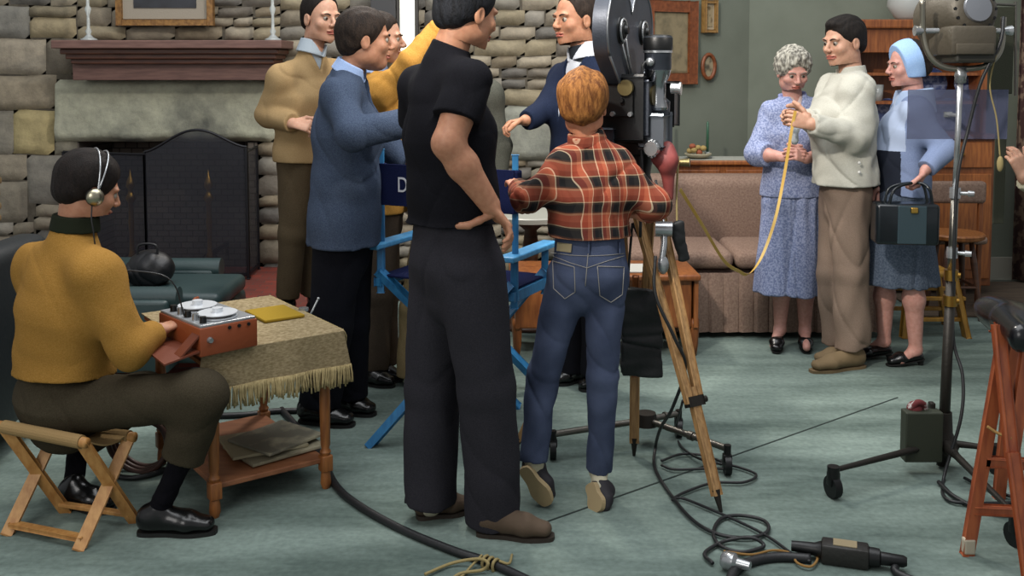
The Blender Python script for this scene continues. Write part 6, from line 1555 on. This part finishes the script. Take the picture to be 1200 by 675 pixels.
# connector box
a, b = G(962, 656), G(1018, 664); d = (b-a); d.z = 0; ln_ = d.length; d.normalize(); s_ = V((-d.y, d.x, 0))
c = (a+b)/2+V((0, 0, .032))
t = thing('cable_connector_box', 'dark in-line power connector box lying on the carpet at the bottom', 'connector', V((c.x, c.y, 0)))
bm = B(); box(bm, c, (ln_, .07, .062), ax=(d, s_, UPV), bev=.008); obj('housing', bm, mat('bakelite', '#1d1b18', rough=.5, bump=.4, bscale=60), t, auto=40)
bm = B(); box(bm, c+V((0, 0, .032)), (ln_*.5, .045, .004), ax=(d, s_, UPV), bev=.001); obj('label_plate', bm, mat('plate_tan', '#8a7c5f', rough=.6), t)
bm = B(); q = c+d*ln_/2; lathe(bm, q, d, [(0, .03), (.03, .028), (.035, .02), (.1, .018), (.11, .013)], n=20); obj('gland', bm, BLKM, t, auto=40); bm = B(); q = c-d*ln_/2; lathe(bm, q, -d, [(0, .028), (.02, .02), (.06, .018), (.09, .016)], n=20); obj('gland', bm, BLKM, t, auto=40)
cable('power_cable', [c+d*(ln_/2+.08)-V((0, 0, .01)), g(1052, 672), g(1100, 690)], .012, 'cable leaving the right end of the connector box')
t = thing('small_plug', 'small chrome plug lying beside the cable loops on the carpet', 'plug', g(846, 652, .02))
q = g(846, 655, .03); bm = B(); lathe(bm, q, V((.8, -.5, 0)), [(0, .02), (.01, .028), (.04, .028), (.05, .016), (.09, .014)], n=20); obj('plug_body', bm, CHROME, t, auto=40)
# big cable at the bottom left of centre with rope tie
cable('power_cable', [g(330, 480), g(372, 528), g(393, 568), g(420, 592), g(470, 620), g(530, 645), g(575, 660), g(640, 690)], .014, 'thick black cable curving along the carpet past the side table')
cable('rope_tie', [g(498, 673), g(530, 660), g(560, 655, .03), g(572, 660, .035), g(565, 668), g(540, 672), g(525, 682)], .005, 'pale cord knotted around the thick cable at the bottom', fab('cord_pale', '#8d7f58'), 'cord')
cable('thin_cable', [g(272, 518), g(300, 510), g(345, 494)], .005, 'thin black cable on the carpet left of the blue jacket man'.replace(' man', ' person'))
cable('power_cable', [g(240, 488), g(290, 486), g(320, 482), g(360, 481), g(385, 478)], .013, 'thick black cable on the carpet behind the side table')
cable('thin_cable', [g(95, 515), g(120, 548), g(150, 560), g(190, 552), g(235, 530), g(255, 520)], .01, 'cable bundle on the carpet behind the lower shelf')
t = thing('coiled_cable', 'coil of brown leather strap and cable on the floor behind the folding stool', 'coil', G(165, 520, 0))
for k in range(3):
    bm = B(); c = G(165, 520, .1); pts = [c+V((.11*math.cos(a), .03*k-.03+.02*math.sin(a*2), .1*math.sin(a)+.0)) for a in [2*PI*i/18 for i in range(18)]]; tube(bm, pts, .011, n=8, sm=2, close=True); obj('loop', bm, leather('strap_brown', '#3a2017', .5), t, smooth=True)

# ---------------------------------------------------------------- lamp stand on the right
fc = G(1104, 548, .0); YL = fc.y
t = thing('light_stand', 'tall chrome and bronze lamp stand with three caster legs on the right', 'light stand', V((fc.x, YL, 0)))
topx = W(1126, 82, YL)
def pole(py): 
    u = (py-548)/(82-548); return W(1104+(1126-1104)*u, py, YL)
b0, b1, b2, b3 = pole(545), pole(320), pole(225), pole(84)
bm = B(); cyl(bm, b0, b1, .021, .018, 20); obj('lower_tube', bm, DKMET, t, smooth=True)
bm = B(); cyl(bm, b1, b2, .0145, n=18); obj('middle_tube', bm, STEEL, t, smooth=True)
bm = B(); cyl(bm, b2, b3, .0105, n=18); obj('upper_tube', bm, CHROME, t, smooth=True)
for py, w_ in ((322, .026), (352, .026), (226, .02), (296, .02)):
    q = pole(py); bm = B(); cyl(bm, q-V((0, 0, .02)), q+V((0, 0, .02)), w_, n=18); kk = .5 if py > 300 else 1; cyl(bm, q, q+V((.04, -.02, 0))*kk, .007); cyl(bm, q+V((.04, -.02, 0))*kk, q+V((.06, -.03, 0))*kk, .012, .01, 14); obj('collar', bm, CHROME if py < 300 else BRASS, t, auto=40)
bm = B(); lathe(bm, V((fc.x, YL, .06)), UPV, [(0, .05), (.03, .06), (.08, .035), (.16, .03)], n=20); obj('base_hub', bm, DKMET, t, auto=40)
for cst in (G(976, 583), G(1168, 556), G(1190, 640), ):
    e = V((cst.x, cst.y, .1)); o0 = V((fc.x, YL, .1)); dd = (e-o0).normalized(); bm = B(); cyl(bm, o0, e, .015, .009, 14); cyl(bm, o0, o0.lerp(e, .2), .03, .015, 14); ar = obj('leg', bm, DKMET, t, auto=40)
    bm = B(); q = V((cst.x, cst.y, .04)); cyl(bm, e+V((0, 0, .015)), e+V((0, 0, -.03)), .022, n=14); pd = V((1, .3, 0)).normalized(); cyl(bm, q-pd*.014, q+pd*.014, .04, n=24); box(bm, q+V((0, 0, .03)), (.04, .03, .05), ax=(pd, UPV.cross(pd), UPV), bev=.004); obj('caster', bm, BLKM, ar, auto=40)
# lamp head
lc_ = W(1134, 30, YL); n_ = V((.12, -1, .18)).normalized()
t = thing('studio_lamp', 'heavy bronze studio spotlight seen from behind, mounted on the light stand', 'studio lamp', b3)
yk = [W(1081, 0, YL-.02), W(1082, 40, YL), W(1090, 66, YL), W(1108, 79, YL), W(1140, 80, YL), W(1160, 74, YL), W(1173, 56, YL), W(1176, 20, YL)]
bm = B(); tube(bm, yk, .011, n=12, sm=8); obj('yoke', bm, mat('yoke_steel', '#8b877b', rough=.35, metal=.9), t, smooth=True)
bm = B(); s1, t1, d1 = frame_from(n_); cH = lc_+V((.01, .12, .04))
lathe(bm, cH, n_, [(-.1, .125), (.0, .13), (.06, .122), (.1, .1), (.12, .092), (.135, .07), (.14, .05)], n=36); obj('lamp_housing', bm, mat('lamp_brown_metal', '#4a4439', rough=.5, metal=.3, bump=.3), t, auto=35)
bm = B(); q = cH+n_*.141; lathe(bm, q, n_, [(0, .055), (.01, .052), (.012, .036), (.014, .001)], n=24); obj('rear_cap', bm, mat('cap_aluminium', '#8f9298', rough=.4, metal=.8), t, auto=40)
for k in range(14):
    a = 2*PI*k/14; q = cH+n_*.128+(s1*math.cos(a)+t1*math.sin(a))*.08; bm = B(); cyl(bm, q-n_*.01, q+n_*.004, .006, n=8); obj('vent_stud', bm, BLKM, t)
bm = B(); q = W(1135, 48, YL-.02)+V((0, .06, 0)); box(bm, q, (.17, .22, .11), bev=.015); box(bm, q+V((0, -.115, -.03)), (.14, .012, .04), bev=.004); obj('lamp_base_box', bm, mat('lamp_brown_metal', '#4a4439'), t, auto=40)
bm = B(); box(bm, W(1130, 66, YL+.04), (.15, .2, .05), bev=.01); obj('bottom_vent', bm, mat('dark_olive_metal', '#25241d', rough=.6), t)
for s_ in (1, -1):
    q = W(1176 if s_ > 0 else 1081, 36, YL); bm = B(); cyl(bm, q, q+V((s_*.03, 0, 0)), .014, .02, 14); cyl(bm, q-V((s_*.06, 0, 0)), q, .01); obj('tilt_knob', bm, CHROME, t, auto=40)
# barn door blade (left, in front of the headscarf) and dark flag at the right

bm = B(); q = pole(88); cyl(bm, q-V((0, 0, .03)), q+V((0, 0, .03)), .02, n=16); ball(bm, q+V((0, 0, .0)), .022); obj('spigot', bm, CHROME, t, smooth=True)
bm = B(); tube(bm, [W(1176, 20, YL-.02), W(1172, 50, YL-.05), W(1150, 95, YL-.04), W(1135, 150, YL-.02), W(1122, 210, YL-.03), W(1118, 300, YL-.03), W(1117, 395, YL), W(1128, 440, YL-.05), W(1126, 490, YL-.1), g(1106, 560), g(1110, 585), g(1150, 590), g(1210, 588)], .0065, n=10); obj('power_cord', bm, RUBBER, t, smooth=True)
bm = B(); tube(bm, [W(1168, 60, YL-.03), W(1160, 100, YL-.02), W(1168, 140, YL-.02), W(1172, 185, YL-.02)], .003, n=6); ball(bm, W(1172, 192, YL-.02), (.012, .012, .03)); obj('pull_cord', bm, fab('cord_pale', '#8d7f58'), t, smooth=True)
# flag: dark panel
t = thing('flag_panel', 'tall dark olive fabric flag hanging behind the studio spotlight', 'flag', W(1168, 262, YL+.5))
bm = B(); q0, q1 = W(1157, 110, YL+.5), W(1189, 8, YL+.5); box(bm, (q0+q1)/2, (q1.x-q0.x, .012, q1.z-q0.z), bev=.003); q0, q1 = W(1163, 262, YL+.5), W(1181, 104, YL+.5); box(bm, (q0+q1)/2, (q1.x-q0.x, .012, q1.z-q0.z), bev=.003); obj('fabric', bm, fab('olive_duvetyne', '#33352c'), t)
bm = B(); cyl(bm, W(1190, 2, YL+.5), W(1190, 112, YL+.5), .006, n=10); cyl(bm, W(1190, 6, YL+.5), W(1150, 4, YL+.5), .006, n=10); obj('flag_frame', bm, STEEL, t)
# scrim gel
t = thing('gel_frame', 'translucent grey violet gel sheet clipped in front of the lamp stand', 'gel', W(1122, 162, YL+.12))
m = mat('gel_grey', '#50556e', rough=.5, alpha=.6)
c = (W(1064, 105, YL+.1)+W(1180, 163, YL+.1))/2; a_, b_ = W(1064, 105, YL+.1), W(1180, 163, YL+.1)
bm = B(); box(bm, c, (b_.x-a_.x, .0015, a_.z-b_.z)); obj('gel_sheet', bm, m, t)
bm = B(); cyl(bm, V((pole(134).x, YL+.01, c.z)), V((pole(134).x, YL+.1, c.z)), .008); box(bm, V((pole(134).x, YL+.096, c.z)), (.03, .012, .02)); obj('clip', bm, CHROME, t)
# round glass reflector behind the spigot
# sand/ballast box on the stand
t = thing('ballast_box', 'dark green metal ballast box hanging on the light stand', 'box', W(1082, 538, YL))
a_, b_ = W(1060, 482, YL-.06), W(1102, 540, YL-.06)
bm = B(); bb(bm, a_.x, b_.x, YL-.08, YL-.02, b_.z, a_.z, bev=.005); obj('case', bm, mat('box_green', '#262b1f', rough=.6, bump=.2), t)
bm = B(); bb(bm, b_.x-.03, b_.x-.01, YL-.03, YL+.0, b_.z+.03, a_.z+.02, bev=.004); obj('bracket', bm, DKMET, t)
q = W(1072, 479, YL-.03); bm = B(); ball(bm, q, (.03, .03, .03), u=16, v=10); tube(bm, [q+V((-.02, -.01, 0)), q+V((0, -.02, .03)), q+V((.03, -.01, .02)), q+V((.04, 0, -.01))], .012, n=8); solo('rag', bm, mat('rag_red', '#5a1f22', rough=.9, col2='#a09a98', nscale=22, lo=.48, hi=.52), 'crumpled red and white rag stuffed in the green ballast box', 'rag', smooth=True)

# ---------------------------------------------------------------- tall folding stool at the right edge
a1, a2 = G(1133, 650), G(1200, 690)
Yl = a1.y
zt = W(1185, 380, Yl-.02).z
t = thing('folding_chair', 'tall red-brown folding stool with black padded seat at the right edge', 'stool', V((a1.x+.2, a1.y+.1, 0)))
xA, xB = a1.x, a1.x+.42
top = W(1186, 392, Yl)
def L2(a, b, w=.028, d_=.024, nm='leg'): bm = B(); beam(bm, a, b, w, d_, bev=.005, up=(0, 1, 0)); return obj(nm, bm, W_FOLD, t)
W2 = lambda px, py, dy=0: W(px, py, Yl+dy)
L2(a1, W2(1176, 400)); L2(W2(1170, 382, -.02), W2(1186, 535, -.1)); L2(W2(1187, 532, -.12), W2(1208, 690, -.2)); L2(W2(1186, 530, -.08), W2(1205, 400, -.05))
L2(V((xB+.1, Yl, 0)), W2(1240, 400)); L2(W2(1205, 400, .35), V((xB, Yl+.4, 0))); L2(V((a1.x+.3, Yl+.42, 0)), W2(1190, 392, .35))
L2(W2(1142, 597), W2(1235, 601), .022, .022, 'rung'); L2(W2(1156, 541), W2(1225, 545), .024, .024, 'rung')
L2(W2(1168, 386, .0), W2(1215, 394, .0), .03, .03, 'seat_rail'); L2(W2(1168, 386, .02), W2(1174, 386, .36), .03, .03, 'seat_rail')
bm = B(); tube(bm, [W2(1157, 500, -.02), W2(1170, 508, -.05), W2(1186, 514, -.1)], .005, n=8); obj('strap', bm, fab('cord_tan', '#87683e'), t, smooth=True)
q = a1+V((0, 0, .03)); bm = B(); box(bm, q+V((.004, 0, 0)), (.036, .03, .05), bev=.006); obj('foot_tip', bm, mat('white_tape', '#a89f8c', rough=.7), t)
sc0 = W2(1208, 378, .12)
net_mesh('padded_seat', [([ec(W2(1174, 372, .05), W2(1196, 396, -.12), (.035, .03), (.045, .035), (0, 0, 1), 0), ec(W2(1180, 374, .1), W2(1240, 388, .1), (.06, .2), (.06, .2), (0, 0, 1), .03)], .006, None)], [leather('black_vinyl', '#0c0d11', .25, .1)], t)
# wooden dolly/caster things behind the stool (lower right)
cable('power_cable', [g(1100, 565), g(1120, 583), g(1160, 600), g(1230, 604)], .008, 'black cable on the carpet under the tall folding stool')
cable('thin_cable', [g(1130, 560), g(1155, 572), g(1200, 585), g(1240, 583)], .006, 'thin cable on the carpet behind the tall folding stool')
# ---------------------------------------------------------------- yellow measuring tape
TP = mat('tape_yellow', '#c0963c', rough=.5, col2='#c8a552', nscale=6)
pts = [W(797, 222, 3.8), W(822, 262, 4.05), W(848, 305, 4.35), W(866, 318, 4.55), W(878, 321, 4.68), W(893, 300, 4.82), W(908, 258, 4.9), W(919, 205, 4.94), W(928, 150, 4.94), W(932, 130, 4.93)]
P_ = crom(pts, 10); bm = B(); wv = .02
vs = []
for i, p in enumerate(P_):
    d = (P_[min(i+1, len(P_)-1)]-P_[max(0, i-1)]).normalized(); u = i/(len(P_)-1)
    s_ = V((1, .3, 0)) if 1 else 0; s_ = (s_-d*s_.dot(d)); s_ = s_.normalized() if s_.length > .05 else V((0, 1, 0)); n_ = s_.cross(d)
    a = 1.0; s2 = s_*math.cos(a)+n_*math.sin(a)*.5
    vs.append([bm.verts.new(p-s2*wv*.5), bm.verts.new(p+s2*wv*.5), bm.verts.new(p+s2*wv*.5+n_*.0012), bm.verts.new(p-s2*wv*.5+n_*.0012)])
skinrings(bm, vs, True)
solo('tape_measure', bm, TP, 'long yellow measuring tape sagging from the camera to the hands of the cream pullover', 'tape measure')
# ---------------------------------------------------------------- handbag
hbY = 4.86
a_, b_ = W(1028, 286, hbY), W(1084, 238, hbY); 
t = thing('handbag', 'boxy black patent handbag with gold clasp held by the person in the headband', 'handbag', V(((a_.x+b_.x)/2+.08, hbY, a_.z)))
PT = leather('patent_dark', '#10161a', .22, .05)
cH_ = V((W(1062, 262, hbY).x, hbY+.02, (a_.z+b_.z)/2)); wB = W(1098, 262, hbY).x-W(1026, 262, hbY).x; hB_ = b_.z-a_.z
bm = B(); dbx = V((1, -.12, 0)).normalized(); box(bm, cH_, (wB, .13, hB_), ax=(dbx, V((.12, 1, 0)), UPV), bev=.02, seg=4); obj('bag_body', bm, PT, t, auto=50)
bm = B(); box(bm, cH_+V((.01, -.067, 0)), (wB*.45, .01, hB_*.92), ax=(dbx, V((.12, 1, 0)), UPV), bev=.004); obj('front_panel', bm, leather('patent_grey_green', '#2b3a40', .25, .05), t)
bm = B(); box(bm, cH_+V((.015, -.078, hB_*.36)), (.035, .012, .028), ax=(dbx, V((.12, 1, 0)), UPV), bev=.006, seg=3); obj('clasp', bm, mat('gold_clasp', '#c9a050', rough=.25, metal=1), t)
for dy in (-.03, .03):
    bm = B(); tube(bm, [cH_+V((-.09, dy, hB_/2-.01)), cH_+V((-.06, dy, hB_/2+.07)), W(1074, 214, hbY+.04+dy*.3), cH_+V((.1, dy, hB_/2+.07)), cH_+V((.12, dy, hB_/2-.01))], .007, n=8); obj('handle', bm, PT, t, smooth=True)
# hankie/cup in the lady's hands
q = W(931, 162, 5.1); bm = B(); lathe(bm, q+V((0, 0, -.03)), V((.05, -.1, 1)), [(0, .012), (.02, .02), (.05, .014), (.08, .022), (.085, .015)], n=14); solo('handkerchief', bm, mat('white_cloth', '#aab0b4', rough=.8), 'small white folded handkerchief in the clasped hands of the lavender suit', 'handkerchief', smooth=True)
# ---------------------------------------------------------------- light
w = bpy.data.worlds.new('studio'); scn.world = w; w.use_nodes = True
w.node_tree.nodes['Background'].inputs[0].default_value = (.95, .97, 1.0, 1); w.node_tree.nodes['Background'].inputs[1].default_value = .42
def area(name, loc, tgt, e, size, col=(1, 1, 1), sy=None, spread=None):
    l = bpy.data.lights.new(name, 'AREA'); l.energy = e; l.size = size; l.color = col
    if sy: l.shape = 'RECTANGLE'; l.size_y = sy
    if spread: l.spread = spread
    o = bpy.data.objects.new(name, l); COL.objects.link(o); o.location = loc
    o.rotation_euler = (V(tgt)-V(loc)).to_track_quat('-Z', 'Y').to_euler(); return o
def spot(name, loc, tgt, e, ang, col=(1, 1, 1), r=.15, blend=.4):
    l = bpy.data.lights.new(name, 'SPOT'); l.energy = e; l.spot_size = math.radians(ang); l.spot_blend = blend; l.color = col; l.shadow_soft_size = r
    o = bpy.data.objects.new(name, l); COL.objects.link(o); o.location = loc
    o.rotation_euler = (V(tgt)-V(loc)).to_track_quat('-Z', 'Y').to_euler(); return o
WARM = (1.0, .93, .84)
spot('key_couple', (-1.2, 1.5, 3.6), (1.6, 5.6, .9), 700, 44, WARM, .12, .6)
spot('key_fireplace', (2.6, 2.6, 3.7), (-1.4, 6.2, 1.2), 480, 50, WARM, .15, .6)
spot('back_center', (-.6, 6.2, 4.2), (.2, 4.2, .2), 380, 80, WARM, .25, .8)
area('overhead_soft', (0, 3.6, 4.6), (0, 4.2, 0), 240, 4.5, (.96, .98, 1), sy=4)
area('front_fill', (-2.2, -.2, 2.6), (-.2, 4, 1.0), 60, 2.0, (1, .97, .93))
